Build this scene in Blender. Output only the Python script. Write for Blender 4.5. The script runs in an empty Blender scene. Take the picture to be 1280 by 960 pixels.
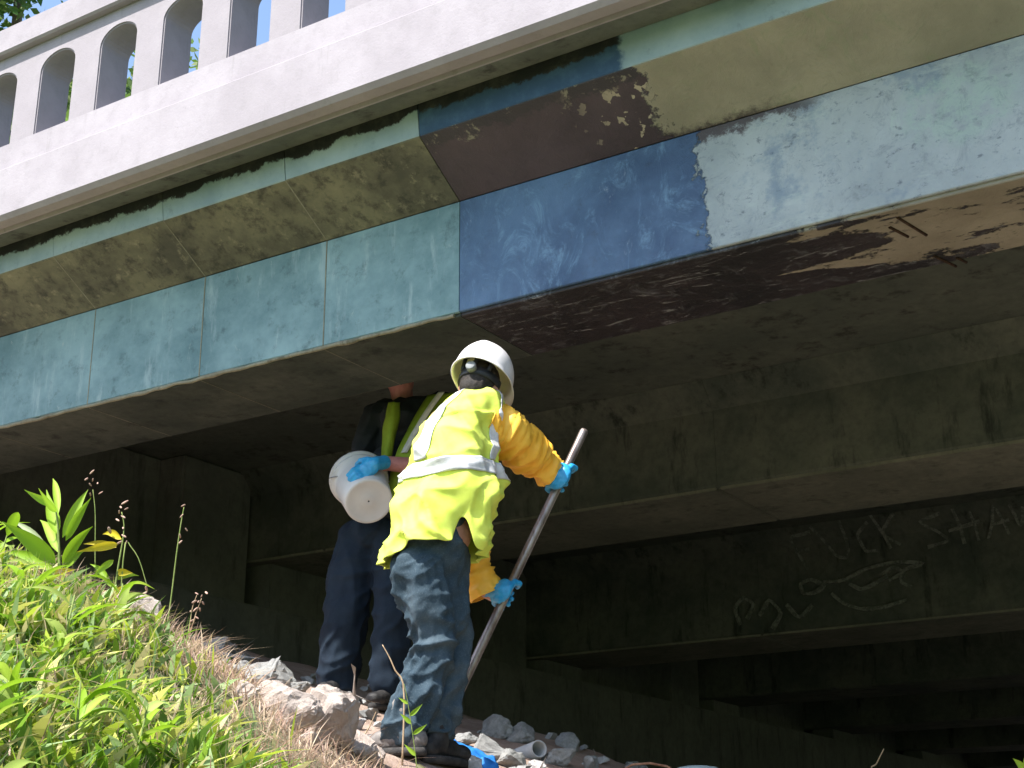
import bpy, bmesh, math, random
import numpy as np
from mathutils import Vector, Matrix, noise as mnoise

rnd = random.Random(7)
sc = bpy.context.scene
# ------------------------------------------------------------------ camera
FPX = 1850.0                      # focal length in photograph pixels (1280 wide)
PITCH = math.radians(19.2)
YAW = math.radians(57.0)          # angle between the view and the bridge axis
HV = Vector((-math.cos(YAW), math.sin(YAW), 0))
RV = Vector((math.sin(YAW), math.cos(YAW), 0))
ZV = Vector((0, 0, 1))
FW = HV * math.cos(PITCH) + ZV * math.sin(PITCH)
UP = -HV * math.sin(PITCH) + ZV * math.cos(PITCH)
cd = bpy.data.cameras.new('camera'); cam = bpy.data.objects.new('camera', cd)
sc.collection.objects.link(cam); sc.camera = cam
cd.sensor_width = 36.0; cd.lens = 36.0 * FPX / 1280.0
cd.clip_start = 0.05; cd.clip_end = 3000
cam.matrix_world = Matrix(((RV.x, UP.x, -FW.x, 0), (RV.y, UP.y, -FW.y, 0), (RV.z, UP.z, -FW.z, 0), (0, 0, 0, 1)))
# ------------------------------------------------------------------ light
SUN_EL = math.radians(57.0)
sdir = (-RV * math.cos(math.radians(41)) - HV * math.sin(math.radians(41))).normalized()   # horizontal, towards the sun
SUN = (sdir * math.cos(SUN_EL) + ZV * math.sin(SUN_EL)).normalized()
w = bpy.data.worlds.new('World'); sc.world = w; w.use_nodes = True
wn = w.node_tree.nodes; wl = w.node_tree.links
bg = wn['Background']; sky = wn.new('ShaderNodeTexSky'); sky.sky_type = 'NISHITA'; sky.sun_disc = False
sky.sun_elevation = SUN_EL; sky.sun_rotation = math.atan2(SUN.x, SUN.y)
sky.air_density = 1.0; sky.dust_density = 1.6; sky.ozone_density = 2.0
wl.new(sky.outputs[0], bg.inputs[0]); bg.inputs[1].default_value = 0.15
sl = bpy.data.lights.new('sun', 'SUN'); sl.energy = 4.6; sl.angle = math.radians(0.53); sl.color = (1.0, 0.965, 0.92)
so = bpy.data.objects.new('sun', sl); sc.collection.objects.link(so)
so.rotation_euler = SUN.to_track_quat('Z', 'Y').to_euler(); so.location = (0, -5, 12)
vs = sc.view_settings; vs.view_transform = 'Standard'; vs.look = 'None'; vs.gamma = 1.0; vs.exposure = 1.2
vs.use_curve_mapping = False
sc.cycles.max_bounces = 10; sc.cycles.diffuse_bounces = 6; sc.cycles.use_denoising = True
sc.cycles.sample_clamp_indirect = 6.0

# ------------------------------------------------------------------ pixel helpers (a pixel gives a direction only)
def ray(px, py): return FW + RV * ((px - 640) / FPX) + UP * ((480 - py) / FPX)
def W(px, py, q):                 # point on that direction at horizontal depth q
    r = ray(px, py); return r * (q / r.dot(HV))
def on_y(px, py, y): r = ray(px, py); return r * (y / r.y)
def on_x(px, py, x): r = ray(px, py); return r * (x / r.x)

# ------------------------------------------------------------------ object helpers
COL = sc.collection
def tag(o, label=None, cat=None, group=None, kind=None):
    if label: o['label'] = label
    if cat: o['category'] = cat
    if group: o['group'] = group
    if kind: o['kind'] = kind
    return o
def link(name, me, m=None, parent=None, smooth=False):
    o = bpy.data.objects.new(name, me); COL.objects.link(o)
    if m is not None and not me.materials: me.materials.append(m)
    if parent is not None: o.parent = parent; o.matrix_parent_inverse = parent.matrix_basis.inverted()
    if smooth: me.polygons.foreach_set('use_smooth', [True] * len(me.polygons))
    return o
def mesh(name, v, f):
    me = bpy.data.meshes.new(name); me.from_pydata([tuple(p) for p in v], [], f); me.update(); return me
def empty(name, loc=(0, 0, 0)):
    o = bpy.data.objects.new(name, None); COL.objects.link(o); o.location = loc; o.empty_display_size = 0.1; return o
def box_mesh(name, x0, x1, y0, y1, z0, z1, bev=0.0, seg=2):
    bm = bmesh.new()
    vs_ = [bm.verts.new(p) for p in ((x0, y0, z0), (x1, y0, z0), (x1, y1, z0), (x0, y1, z0), (x0, y0, z1), (x1, y0, z1), (x1, y1, z1), (x0, y1, z1))]
    for f in ((0, 3, 2, 1), (4, 5, 6, 7), (0, 1, 5, 4), (1, 2, 6, 5), (2, 3, 7, 6), (3, 0, 4, 7)): bm.faces.new([vs_[i] for i in f])
    if bev: bmesh.ops.bevel(bm, geom=bm.edges[:], offset=bev, segments=seg, affect='EDGES')
    me = bpy.data.meshes.new(name); bm.to_mesh(me); bm.free(); return me
def prism_x(name, prof, x0, x1):  # (y,z) outline pushed along x
    n = len(prof); v = [(x0, y, z) for y, z in prof] + [(x1, y, z) for y, z in prof]
    f = [(i, (i + 1) % n, n + (i + 1) % n, n + i) for i in range(n)] + [tuple(range(n))[::-1], tuple(range(n, 2 * n))]
    me = mesh(name, v, f)
    bm = bmesh.new(); bm.from_mesh(me); bmesh.ops.recalc_face_normals(bm, faces=bm.faces); bm.to_mesh(me); bm.free()
    return me

# ------------------------------------------------------------------ materials
class NT:
    def __init__(s, name, rough=0.8, spec=0.3):
        s.m = bpy.data.materials.new(name); s.m.use_nodes = True
        s.t = s.m.node_tree; s.b = s.t.nodes['Principled BSDF']
        s.b.inputs['Roughness'].default_value = rough; s.b.inputs['Specular IOR Level'].default_value = spec
        s.tc = s.t.nodes.new('ShaderNodeTexCoord').outputs['Object']
        s.xyz = None
    def put(s, sock, v):
        if hasattr(v, 'is_linked') or hasattr(v, 'links'): s.t.links.new(v, sock)
        else:
            if isinstance(v, tuple) and len(v) == 3 and sock.type == 'RGBA': v = v + (1,)
            sock.default_value = v
    def ax(s, i):
        if s.xyz is None:
            n = s.t.nodes.new('ShaderNodeSeparateXYZ'); s.t.links.new(s.tc, n.inputs[0]); s.xyz = n
        return s.xyz.outputs[i]
    def mp(s, scale=(1, 1, 1), loc=(0, 0, 0), rot=(0, 0, 0)):
        n = s.t.nodes.new('ShaderNodeMapping'); s.t.links.new(s.tc, n.inputs[0])
        n.inputs['Scale'].default_value = scale; n.inputs['Location'].default_value = loc; n.inputs['Rotation'].default_value = rot
        return n.outputs[0]
    def noise(s, scale, detail=5, rough=0.6, vec=None, dist=0.0):
        n = s.t.nodes.new('ShaderNodeTexNoise'); s.t.links.new(vec or s.tc, n.inputs['Vector'])
        n.inputs['Scale'].default_value = scale; n.inputs['Detail'].default_value = detail
        n.inputs['Roughness'].default_value = rough; n.inputs['Distortion'].default_value = dist
        return n.outputs['Fac']
    def voro(s, scale, vec=None):
        n = s.t.nodes.new('ShaderNodeTexVoronoi'); s.t.links.new(vec or s.tc, n.inputs['Vector'])
        n.inputs['Scale'].default_value = scale; return n.outputs['Distance']
    def math(s, op, a, b=0.0, c=0.0):
        n = s.t.nodes.new('ShaderNodeMath'); n.operation = op
        s.put(n.inputs[0], a); s.put(n.inputs[1], b); s.put(n.inputs[2], c); return n.outputs[0]
    def step(s, v, lo, hi, a=0.0, b=1.0):   # smooth map
        n = s.t.nodes.new('ShaderNodeMapRange'); n.interpolation_type = 'SMOOTHSTEP'
        s.put(n.inputs['Value'], v); n.inputs['From Min'].default_value = lo; n.inputs['From Max'].default_value = hi
        n.inputs['To Min'].default_value = a; n.inputs['To Max'].default_value = b; return n.outputs['Result']
    def mix(s, f, a, b):
        n = s.t.nodes.new('ShaderNodeMix'); n.data_type = 'RGBA'
        s.put(n.inputs[0], f); s.put(n.inputs[6], a); s.put(n.inputs[7], b); return n.outputs[2]
    def mixf(s, f, a, b):
        n = s.t.nodes.new('ShaderNodeMix'); n.data_type = 'FLOAT'
        s.put(n.inputs[0], f); s.put(n.inputs[2], a); s.put(n.inputs[3], b); return n.outputs[0]
    def attr(s, name):
        n = s.t.nodes.new('ShaderNodeAttribute'); n.attribute_name = name; return n.outputs['Color']
    def rand(s):
        n = s.t.nodes.new('ShaderNodeObjectInfo'); return n.outputs['Random']
    def bump(s, h, strength=0.5, dist=0.01):
        n = s.t.nodes.new('ShaderNodeBump'); n.inputs['Strength'].default_value = strength; n.inputs['Distance'].default_value = dist
        s.put(n.inputs['Height'], h); s.t.links.new(n.outputs[0], s.b.inputs['Normal']); return n
    def color(s, c): s.put(s.b.inputs['Base Color'], c); return s
    def rough(s, c): s.put(s.b.inputs['Roughness'], c); return s
    def translucent(s, col, amt):
        n = s.t.nodes.new('ShaderNodeBsdfTranslucent'); s.put(n.inputs[0], col)
        mx = s.t.nodes.new('ShaderNodeMixShader'); mx.inputs[0].default_value = amt
        s.t.links.new(s.b.outputs[0], mx.inputs[1]); s.t.links.new(n.outputs[0], mx.inputs[2])
        s.t.links.new(mx.outputs[0], s.t.nodes['Material Output'].inputs[0])

def concrete(name, c0, c1, dark=(0.1, 0.09, 0.07), dark_amt=0.5, sc_=1.0, bump=0.35):
    n = NT(name, 0.9, 0.2)
    big = n.noise(1.3 * sc_, 6, 0.65); fine = n.noise(14 * sc_, 6, 0.7); pit = n.noise(70 * sc_, 3, 0.6)
    c = n.mix(n.step(big, 0.3, 0.7), c0, c1)
    c = n.mix(n.step(fine, 0.35, 0.75, 0, 0.45), c, tuple(0.62 * k for k in c0))
    drip = n.noise(3.0, 5, 0.7, n.mp((2.2, 2.2, 0.5)))
    c = n.mix(n.math('MULTIPLY', n.step(drip, 0.52, 0.72), dark_amt), c, dark)
    c = n.mix(n.step(pit, 0.66, 0.72, 0, 0.5), c, tuple(0.45 * k for k in c0))
    n.color(c)
    h = n.math('ADD', n.math('MULTIPLY', fine, 0.6), n.math('MULTIPLY', pit, -0.35))
    n.bump(h, bump, 0.006); return n.m

def rail_concrete():
    n = NT('railing concrete', 0.88, 0.2)
    big = n.noise(1.7, 6, 0.65); fine = n.noise(16, 6, 0.75); pit = n.noise(85, 3, 0.6)
    c = n.mix(n.step(big, 0.3, 0.7), (0.285, 0.258, 0.275), (0.355, 0.325, 0.345))
    c = n.mix(n.step(fine, 0.45, 0.72, 0, 0.38), c, (0.24, 0.22, 0.228))
    streak = n.noise(5, 5, 0.75, n.mp((3, 3, 0.35)))
    c = n.mix(n.step(streak, 0.58, 0.78, 0, 0.45), c, (0.20, 0.19, 0.18))
    blot = n.noise(4.2, 6, 0.7, n.mp((1, 1, 1), (3.3, 1, 7)))
    c = n.mix(n.step(blot, 0.66, 0.74, 0, 0.4), c, (0.19, 0.18, 0.165))
    c = n.mix(n.step(pit, 0.68, 0.74, 0, 0.6), c, (0.2, 0.19, 0.18))
    n.color(c)
    n.bump(n.math('ADD', n.math('MULTIPLY', fine, 0.5), n.math('MULTIPLY', pit, -0.4)), 0.4, 0.006)
    return n.m

def bare_girder(name, face):      # old bare concrete: sky blue painted on upright faces, brown bounce on leaning ones
    n = NT(name, 0.75, 0.35)
    big = n.noise(2.1, 7, 0.68, n.mp((1, 1, 1.2))); fine = n.noise(13, 7, 0.72); pit = n.noise(60, 3, 0.6)
    str_ = n.noise(6, 6, 0.72, n.mp((2.4, 2.4, 0.45)))
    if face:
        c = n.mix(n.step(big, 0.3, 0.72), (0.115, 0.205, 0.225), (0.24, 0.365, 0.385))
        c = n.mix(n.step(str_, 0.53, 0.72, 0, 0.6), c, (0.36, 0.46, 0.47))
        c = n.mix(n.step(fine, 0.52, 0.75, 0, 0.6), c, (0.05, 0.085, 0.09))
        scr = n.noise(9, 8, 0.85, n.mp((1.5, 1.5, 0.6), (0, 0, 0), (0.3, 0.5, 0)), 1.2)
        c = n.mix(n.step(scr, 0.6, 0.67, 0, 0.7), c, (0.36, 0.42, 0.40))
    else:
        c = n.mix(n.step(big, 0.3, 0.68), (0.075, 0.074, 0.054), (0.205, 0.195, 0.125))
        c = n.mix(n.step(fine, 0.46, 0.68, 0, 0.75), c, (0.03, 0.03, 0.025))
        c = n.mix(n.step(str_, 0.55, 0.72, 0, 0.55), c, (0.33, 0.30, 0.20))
    n.color(c)
    n.bump(n.math('ADD', n.math('MULTIPLY', fine, 0.6), n.math('MULTIPLY', pit, -0.3)), 0.35, 0.006)
    return n.m

def strip_mat(coated):            # the narrow upright under the deck edge, black grime along its top; blue paints in sky light
    n = NT('drip edge ' + ('coated' if coated else 'bare'), 0.7, 0.4)
    fine = n.noise(12, 7, 0.7); big = n.noise(2.2, 6, 0.65)
    c = n.mix(n.step(big, 0.3, 0.7), (0.23, 0.325, 0.38), (0.36, 0.46, 0.50))
    c = n.mix(n.step(fine, 0.55, 0.8, 0, 0.6), c, (0.07, 0.095, 0.095))
    if coated:
        xz = n.math('ADD', n.ax(0), n.math('MULTIPLY', n.noise(7, 6, 0.7), 0.14))
        k = n.step(xz, -2.40, -2.36)
        c2 = n.mix(n.step(fine, 0.4, 0.8), (0.03, 0.075, 0.15), (0.06, 0.125, 0.22))
        c = n.mix(k, c2, c)
    zz = n.math('ADD', n.ax(2), n.math('MULTIPLY', n.noise(5, 7, 0.75), -0.16))
    g = n.step(zz, 3.138, 3.155)
    if coated: g = n.math('MULTIPLY', g, n.mixf(k, 1.0, 0.0))
    c = n.mix(g, c, n.mix(n.step(fine, 0.45, 0.7), (0.012, 0.013, 0.015), (0.045, 0.042, 0.038)))
    n.color(c); n.bump(fine, 0.4, 0.008); return n.m

def coated_girder(name, x2, kind):  # dark rubbed coating up to a ragged edge at x2, then pale trowelled mortar; sky blue and brown bounce painted per kind
    n = NT(name, 0.6, 0.4)
    fine = n.noise(15, 8, 0.75); big = n.noise(2.0, 6, 0.65); pit = n.noise(55, 4, 0.65)
    rag = n.math('ADD', n.math('MULTIPLY', n.noise(9, 7, 0.72), 0.30), n.math('MULTIPLY', n.noise(1.7, 3, 0.5), 0.12))
    xx = n.math('ADD', n.ax(0), rag)
    k = n.step(xx, x2 + 0.205, x2 + 0.225)
    smear = n.noise(5, 8, 0.8, n.mp((1.3, 1.3, 0.8), (2, 0, 1), (0.2, 0.7, 0)), 1.6)
    if kind == 'face':
        d = n.mix(n.step(big, 0.3, 0.7), (0.030, 0.069, 0.145), (0.084, 0.16, 0.275))
        d = n.mix(n.step(smear, 0.50, 0.70, 0, 0.85), d, (0.15, 0.27, 0.40))
        d = n.mix(n.step(fine, 0.55, 0.8, 0, 0.6), d, (0.022, 0.028, 0.04))
        scr = n.noise(7, 9, 0.85, n.mp((1.5, 1.5, 0.5), (5, 2, 1), (0, 0.5, 0)), 1.4)
        d = n.mix(n.step(scr, 0.60, 0.68, 0, 0.7), d, (0.25, 0.32, 0.39))
        p = n.mix(n.step(big, 0.28, 0.72), (0.29, 0.33, 0.345), (0.41, 0.45, 0.455))
        p = n.mix(n.step(smear, 0.58, 0.7, 0, 0.55), p, (0.42, 0.52, 0.46))
        spk = n.noise(24, 6, 0.75, n.mp((0.7, 0.7, 1.2)))
        p = n.mix(n.step(spk, 0.56, 0.68, 0, 0.7), p, (0.085, 0.105, 0.135))
        blu = n.noise(2.6, 6, 0.7, n.mp((1, 1, 1), (9, 4, 3)))
        p = n.mix(n.step(blu, 0.55, 0.68, 0, 0.6), p, (0.13, 0.20, 0.28))
        pc_ = on_y(1195, 130, 4.885); dx_ = n.math('MULTIPLY', n.math('ADD', n.ax(0), -pc_.x), 1 / .26); dz_ = n.math('MULTIPLY', n.math('ADD', n.ax(2), -pc_.z), 1 / .17)
        rr_ = n.math('ADD', n.math('ADD', n.math('MULTIPLY', dx_, dx_), n.math('MULTIPLY', dz_, dz_)), n.math('MULTIPLY', n.noise(5, 8, .8), 2.6))
        p = n.mix(n.math('MULTIPLY', n.step(rr_, 2.4, 1.7, 0, .6), n.step(fine, .62, .42)), p, (.36, .47, .405))
        gr = n.noise(11, 8, .8, n.mp((1, 1, 1), (4, 7, 2)), .6)
        p = n.mix(n.step(gr, .5, .68, 0, .55), p, (.15, .18, .20))
        p = n.mix(n.step(n.noise(3.4, 8, .78, n.mp((.6, 1, 1.8), (1, 1, 4))), .54, .66, 0, .5), p, (.44, .50, .47))
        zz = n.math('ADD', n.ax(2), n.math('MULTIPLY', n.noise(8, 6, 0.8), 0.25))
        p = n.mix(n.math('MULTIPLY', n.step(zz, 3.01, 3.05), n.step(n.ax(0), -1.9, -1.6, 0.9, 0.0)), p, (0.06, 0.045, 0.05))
    elif kind == 'slope':
        d = n.mix(n.step(big, 0.3, 0.7), (0.042, 0.031, 0.038), (0.078, 0.057, 0.067))
        d = n.mix(n.step(fine, 0.6, 0.8, 0, 0.5), d, (0.085, 0.07, 0.06))
        spk = n.noise(17, 3, 0.5, n.mp((1, 1, 1), (1, 2, 3)))
        near = n.step(n.ax(0), -2.85, x2 - 0.05)
        d = n.mix(n.math('MULTIPLY', n.step(spk, 0.60, 0.62), near), d, (0.42, 0.37, 0.27))
        zz = n.math('ADD', n.ax(2), n.math('MULTIPLY', n.noise(9, 6, 0.8), 0.12))
        d = n.mix(n.step(zz, 3.15, 3.165, 0, 0.7), d, (0.03, 0.03, 0.034))
        d = n.mix(n.math('MULTIPLY', n.step(zz, 3.14, 3.15), n.step(fine, 0.56, 0.64, 0, 0.7)), d, (0.30, 0.28, 0.2))
        p = n.mix(n.step(big, 0.3, 0.7), (0.265, 0.245, 0.18), (0.385, 0.35, 0.26))
        p = n.mix(n.step(smear, 0.5, 0.72, 0, 0.6), p, (0.24, 0.28, 0.17))
        p = n.mix(n.step(fine, 0.55, 0.78, 0, 0.5), p, (0.17, 0.155, 0.11))
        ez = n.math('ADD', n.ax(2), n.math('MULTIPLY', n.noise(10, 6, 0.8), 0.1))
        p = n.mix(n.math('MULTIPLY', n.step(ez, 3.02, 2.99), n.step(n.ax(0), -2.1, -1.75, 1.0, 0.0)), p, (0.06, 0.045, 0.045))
    else:
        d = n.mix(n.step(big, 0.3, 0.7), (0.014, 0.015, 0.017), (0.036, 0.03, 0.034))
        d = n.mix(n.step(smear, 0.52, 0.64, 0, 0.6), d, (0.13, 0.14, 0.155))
        scr = n.noise(8, 7, 0.8, n.mp((0.6, 2.4, 1), (5, 2, 1), (0, 0, 0.2)), 0.8)
        d = n.mix(n.step(scr, 0.58, 0.62, 0, 0.8), d, (0.26, 0.28, 0.29))
        blobs = n.noise(2.1, 3, 0.45, n.mp((0.7, 2.6, 1), (3.1, 0.4, 0)), 0.5)
        xb = n.math('ADD', n.math('MULTIPLY', blobs, 2.2), n.math('MULTIPLY', n.ax(0), 1.1))
        xb = n.math('ADD', xb, n.math('MULTIPLY', n.noise(10, 7, 0.78), 0.55))
        k = n.math('MULTIPLY', n.step(xb, -0.56, -0.52), n.step(n.noise(6, 7, .75, n.mp((.8, 2, 1), (7, 3, 1))), .60, .57))
        p = n.mix(n.step(big, 0.3, 0.7), (0.22, 0.20, 0.155), (0.33, 0.305, 0.24))
        p = n.mix(n.step(fine, 0.55, 0.78, 0, 0.6), p, (0.09, 0.075, 0.06))
    n.color(n.mix(k, d, p)); n.rough(n.mixf(k, 0.42, 0.85))
    hh = n.math('ADD', n.math('MULTIPLY', fine, 0.5), n.math('MULTIPLY', smear, 0.8))
    hh = n.math('ADD', hh, n.math('MULTIPLY', k, 1.4))
    n.bump(hh, 0.7, 0.012); return n.m

M = {}
M['rail'] = rail_concrete()
M['rail_shadow'] = M['rail']
M['soffit'] = concrete('deck concrete', (0.10, 0.118, 0.10), (0.155, 0.17, 0.14), (0.035, 0.034, 0.03), 0.75)
M['inner'] = concrete('inner girder concrete', (0.074, 0.09, 0.077), (0.158, 0.166, 0.136), (0.026, 0.032, 0.028), 0.9, 1.3)
M['ledge'] = concrete('girder underside concrete', (0.17, 0.178, 0.14), (0.27, 0.27, 0.21), (0.07, 0.075, 0.06), 0.6, 1.2)  # paler than the girder sides: ground bounce painted into the undersides
M['abut'] = concrete('abutment concrete', (0.12, 0.132, 0.118), (0.18, 0.19, 0.168), (0.06, 0.068, 0.06), 0.8)
M['fin'] = concrete('joint mortar', (0.20, 0.19, 0.14), (0.30, 0.29, 0.22), (0.09, 0.085, 0.06), 0.9, 5)
M['bare_face'] = bare_girder('bare girder upright', True)
M['bare_lean'] = bare_girder('bare girder leaning', False)
M['finlow'] = concrete('shade-toned joint mortar', (0.10, 0.105, 0.085), (0.16, 0.16, 0.13), (0.04, 0.042, 0.035), 0.9, 5)  # darker copy of the joint mortar, underside shade painted in
M['bare_soffit'] = concrete('shade-toned girder underside', (0.036, 0.046, 0.04), (0.078, 0.088, 0.074), (0.016, 0.02, 0.018), 0.8, 1.6)  # bare concrete again, with the underside's shade painted into its colour
M['strip_a'] = strip_mat(False); M['strip_b'] = strip_mat(True)
M['coat_face'] = coated_girder('coated girder upright', -2.26, 'face')
M['coat_slope'] = coated_girder('coated girder leaning', -2.40, 'slope')
M['coat_soffit'] = coated_girder('coated girder underside', -2.0, 'soffit')

def simple(name, c0, c1, scale=8, rough=0.8, spec=0.3, bump=0.2, bd=0.004, detail=5):
    n = NT(name, rough, spec); f = n.noise(scale, detail, 0.65)
    n.color(n.mix(n.step(f, 0.3, 0.7), c0, c1)); n.bump(n.noise(scale * 4, 4, 0.6), bump, bd); return n.m

# ------------------------------------------------------------------ ground
GX = np.array([-400, -30, -11, -8.6, -7.2, -6.0, -4.75, -4.0, -3.35, -2.0, -1.0, 0.0, 1.2, 2.6, 4.0, 7.5, 9.5, 14, 18, 400.])
GZ = np.array([3.3, 3.3, 3.25, 2.2, 1.58, 1.34, 0.92, 0.72, 0.46, -0.38, -1.0, -1.6, -2.1, -2.7, -2.95, -2.95, -2.4, 1.0, 3.2, 3.3])
def sstep(a, b, t): t = np.clip((t - a) / (b - a), 0, 1); return t * t * (3 - 2 * t)
def gz(x, y):
    x = np.asarray(x, float); y = np.asarray(y, float)
    z = np.interp(x, GX, GZ)
    under = sstep(-9, -7.5, x) * (1 - sstep(8, 13, x))
    z = z - 0.085 * np.clip(y - 7.0, 0, 10) * under
    z = z + 0.27 * (1 - sstep(3.2, 4.35, y)) * sstep(-1.2, -2.6, x) * sstep(-9, -7, x)
    z = z + 0.035 * np.sin(3.1 * x + 1.3 * y) * np.sin(2.3 * y - x) + 0.015 * np.sin(9 * x + 4 * y) * np.sin(8 * y - 3 * x)
    return z
def gzf(x, y): return float(gz(x, y))
def on_ground(px, py, dz=0.0):
    r = ray(px, py); q = 2.0
    while q < 30:
        p = r * q
        if p.z <= gzf(p.x, p.y) + dz: return p
        q += 0.01
    return r * 12
gx = np.concatenate([[-400, -150, -70, -40, -25, -18, -14, -11, -9.5], np.arange(-8.6, 1.0, 0.09), np.arange(1.0, 12, 0.6), [12.5, 14, 17, 22, 30, 50, 90, 180, 400]])
gy = np.concatenate([[-400, -150, -70, -30, -15, -8, -4, -2.5, -1.5], np.arange(-0.8, 9.5, 0.09), np.arange(9.6, 22, 0.4), [23, 26, 30, 40, 60, 100, 200, 400]])
XX, YY = np.meshgrid(gx, gy, indexing='ij'); ZZ = gz(XX, YY)
nx, ny = XX.shape
gv = np.stack([XX, YY, ZZ], -1).reshape(-1, 3)
gf = [(i * ny + j, (i + 1) * ny + j, (i + 1) * ny + j + 1, i * ny + j + 1) for i in range(nx - 1) for j in range(ny - 1)]
n = NT('ground soil', 0.95, 0.1)
b_ = n.noise(2.5, 6, 0.7); f_ = n.noise(28, 6, 0.75); g_ = n.noise(120, 4, 0.7)
c = n.mix(n.step(b_, 0.3, 0.7), (0.32, 0.22, 0.17), (0.50, 0.38, 0.31))
c = n.mix(n.step(f_, 0.45, 0.75, 0, 0.7), c, (0.46, 0.36, 0.27))
c = n.mix(n.step(g_, 0.55, 0.72, 0, 0.7), c, (0.10, 0.075, 0.055))
far = n.math('MAXIMUM', n.step(n.math('ABSOLUTE', n.ax(0)), 9.5, 12), n.step(n.math('ADD', n.ax(1), n.math('MULTIPLY', f_, .6)), 3.9, 3.4))
c = n.mix(far, c, n.mix(n.step(f_, 0.3, 0.7), (0.085, 0.12, 0.045), (0.15, 0.185, 0.08)))
n.color(c); n.bump(n.math('ADD', f_, n.math('MULTIPLY', g_, 0.5)), 0.7, 0.03)
gnd = link('ground', mesh('ground', gv, gf), n.m, None, True); tag(gnd, kind='structure')
n = NT('creek water', 0.08, 0.5); n.color((0.05, 0.06, 0.045)); n.bump(n.noise(5, 4, 0.5, n.mp((1, 0.5, 1))), 0.2, 0.03)
tag(link('water', mesh('water', [(2.0, -400, -2.62), (9.4, -400, -2.62), (9.4, 400, -2.62), (2.0, 400, -2.62)], [(0, 1, 2, 3)]), n.m), kind='structure')

# ------------------------------------------------------------------ bridge
XA, XB = -7.3, 13.0               # abutment faces
bridge = empty('concrete_bridge', (-3.5, 4.9, 0))
tag(bridge, 'old concrete girder bridge with pierced railing, patch-repaired along its outer girder', 'bridge')
def part(name, me, m, parent=bridge, smooth=False): return link(name, me, m, parent, smooth)
def pempty(name, loc): o = empty(name, loc); o.parent = bridge; o.location = Vector(loc) - bridge.location; return o
def child(name, me, m, parent, smooth=False):
    o = bpy.data.objects.new(name, me); COL.objects.link(o)
    if not me.materials: me.materials.append(m)
    o.parent = parent
    wl_ = Vector(parent.location) + (Vector(parent.parent.location) if parent.parent else Vector((0, 0, 0)))
    o.matrix_parent_inverse = Matrix.Translation(-wl_)
    if smooth: me.polygons.foreach_set('use_smooth', [True] * len(me.polygons))
    return o
XL, XR = -9.5, 13.4
YF, ZS = 4.89, 2.40               # outer girder face, soffit height
# deck slab and overhang
child('deck_slab', prism_x('deck_slab', [(4.40, 3.245), (4.545, 3.27), (4.56, 3.29), (5.2, 3.29), (5.55, 3.06), (30.3, 3.06), (30.9, 3.30), (31.2, 3.30), (31.2, 3.53), (4.40, 3.53)], XL, XR), M['soffit'], bridge)
# parapet
parapet = pempty('parapet', (-3.5, 4.4, 3.24))
YR = 4.28
child('base_beam', prism_x('base_beam', [(YR, 3.265), (YR + .022, 3.243), (YR + .075, 3.24), (YR + .085, 3.256), (YR + .10, 3.256), (YR + .11, 3.24), (4.399, 3.24), (4.399, 3.532), (4.52, 3.532), (4.52, 3.70), (YR + .035, 3.70), (YR + .035, 3.546), (YR + .012, 3.541), (YR, 3.53)], XL, -3.375), M['rail'], parapet)
child('base_beam', prism_x('base_beam', [(YR, 3.265), (YR + .022, 3.243), (YR + .075, 3.24), (YR + .085, 3.256), (YR + .10, 3.256), (YR + .11, 3.24), (4.399, 3.24), (4.399, 3.532), (4.52, 3.532), (4.52, 3.70), (YR + .035, 3.70), (YR + .035, 3.546), (YR + .012, 3.541), (YR, 3.53)], -3.375, XR), M['rail'], parapet)
capp = [(YR - .012, 4.256), (YR, 4.246), (4.56, 4.246), (4.572, 4.256), (4.572, 4.395), (4.552, 4.412), (YR + .008, 4.412), (YR - .012, 4.395)]
child('rail_cap', prism_x('rail_cap', capp, XL, -3.381), M['rail'], parapet)
child('rail_cap', prism_x('rail_cap', capp, -3.369, XR), M['rail'], parapet)
def baluster(name, wl, wr, sl_, sr_):   # post half widths and half slot widths either side
    z0, zs, zt = 3.70, 4.065, 4.245; pts = [(-wl, z0), (wr, z0)]
    rise = 0.085
    if sr_:
        for i in range(9):
            a = math.pi - i / 8 * math.pi / 2; pts.append((wr + sr_ + sr_ * math.cos(a), zs + rise * math.sin(a)))
        pts.append((wr + sr_, zt))
    else: pts.append((wr, zt))
    if sl_:
        pts.append((-wl - sl_, zt))
        for i in range(9):
            a = math.pi / 2 - i / 8 * math.pi / 2; pts.append((-wl - sl_ + sl_ * math.cos(a), zs + rise * math.sin(a)))
    else: pts.append((-wl, zt))
    n_ = len(pts); y0, y1 = YR + .036, 4.50
    v = [(x, y0, z) for x, z in pts] + [(x, y1, z) for x, z in pts]
    f = [tuple(range(n_)), tuple(range(n_, 2 * n_))[::-1]] + [(i, n_ + i, n_ + (i + 1) % n_, (i + 1) % n_) for i in range(n_)]
    me = mesh(name, v, f); bm = bmesh.new(); bm.from_mesh(me); bmesh.ops.recalc_face_normals(bm, faces=bm.faces)
    ed = [e for e in bm.edges if abs(e.verts[0].co.y - e.verts[1].co.y) < 1e-6 and e.verts[0].co.y < y0 + .01 and e.calc_face_angle(0) > 1 and not (sl_ and max(abs(e.verts[0].co.x), abs(e.verts[1].co.x)) > max(wl + sl_, wr + sr_) - .001 and abs(e.verts[0].co.x - e.verts[1].co.x) < 1e-5) and min(e.verts[0].co.z, e.verts[1].co.z) < 4.2 and max(e.verts[0].co.z, e.verts[1].co.z) > 3.705]
    bmesh.ops.bevel(bm, geom=ed, offset=0.007, segments=2, affect='EDGES'); bm.to_mesh(me); bm.free()
    me.materials.append(M['rail']); return me
SLOT_W, PITCHX = 0.250, 0.446
first = -3.812                    # centre of the slot beside the expansion joint
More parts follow.
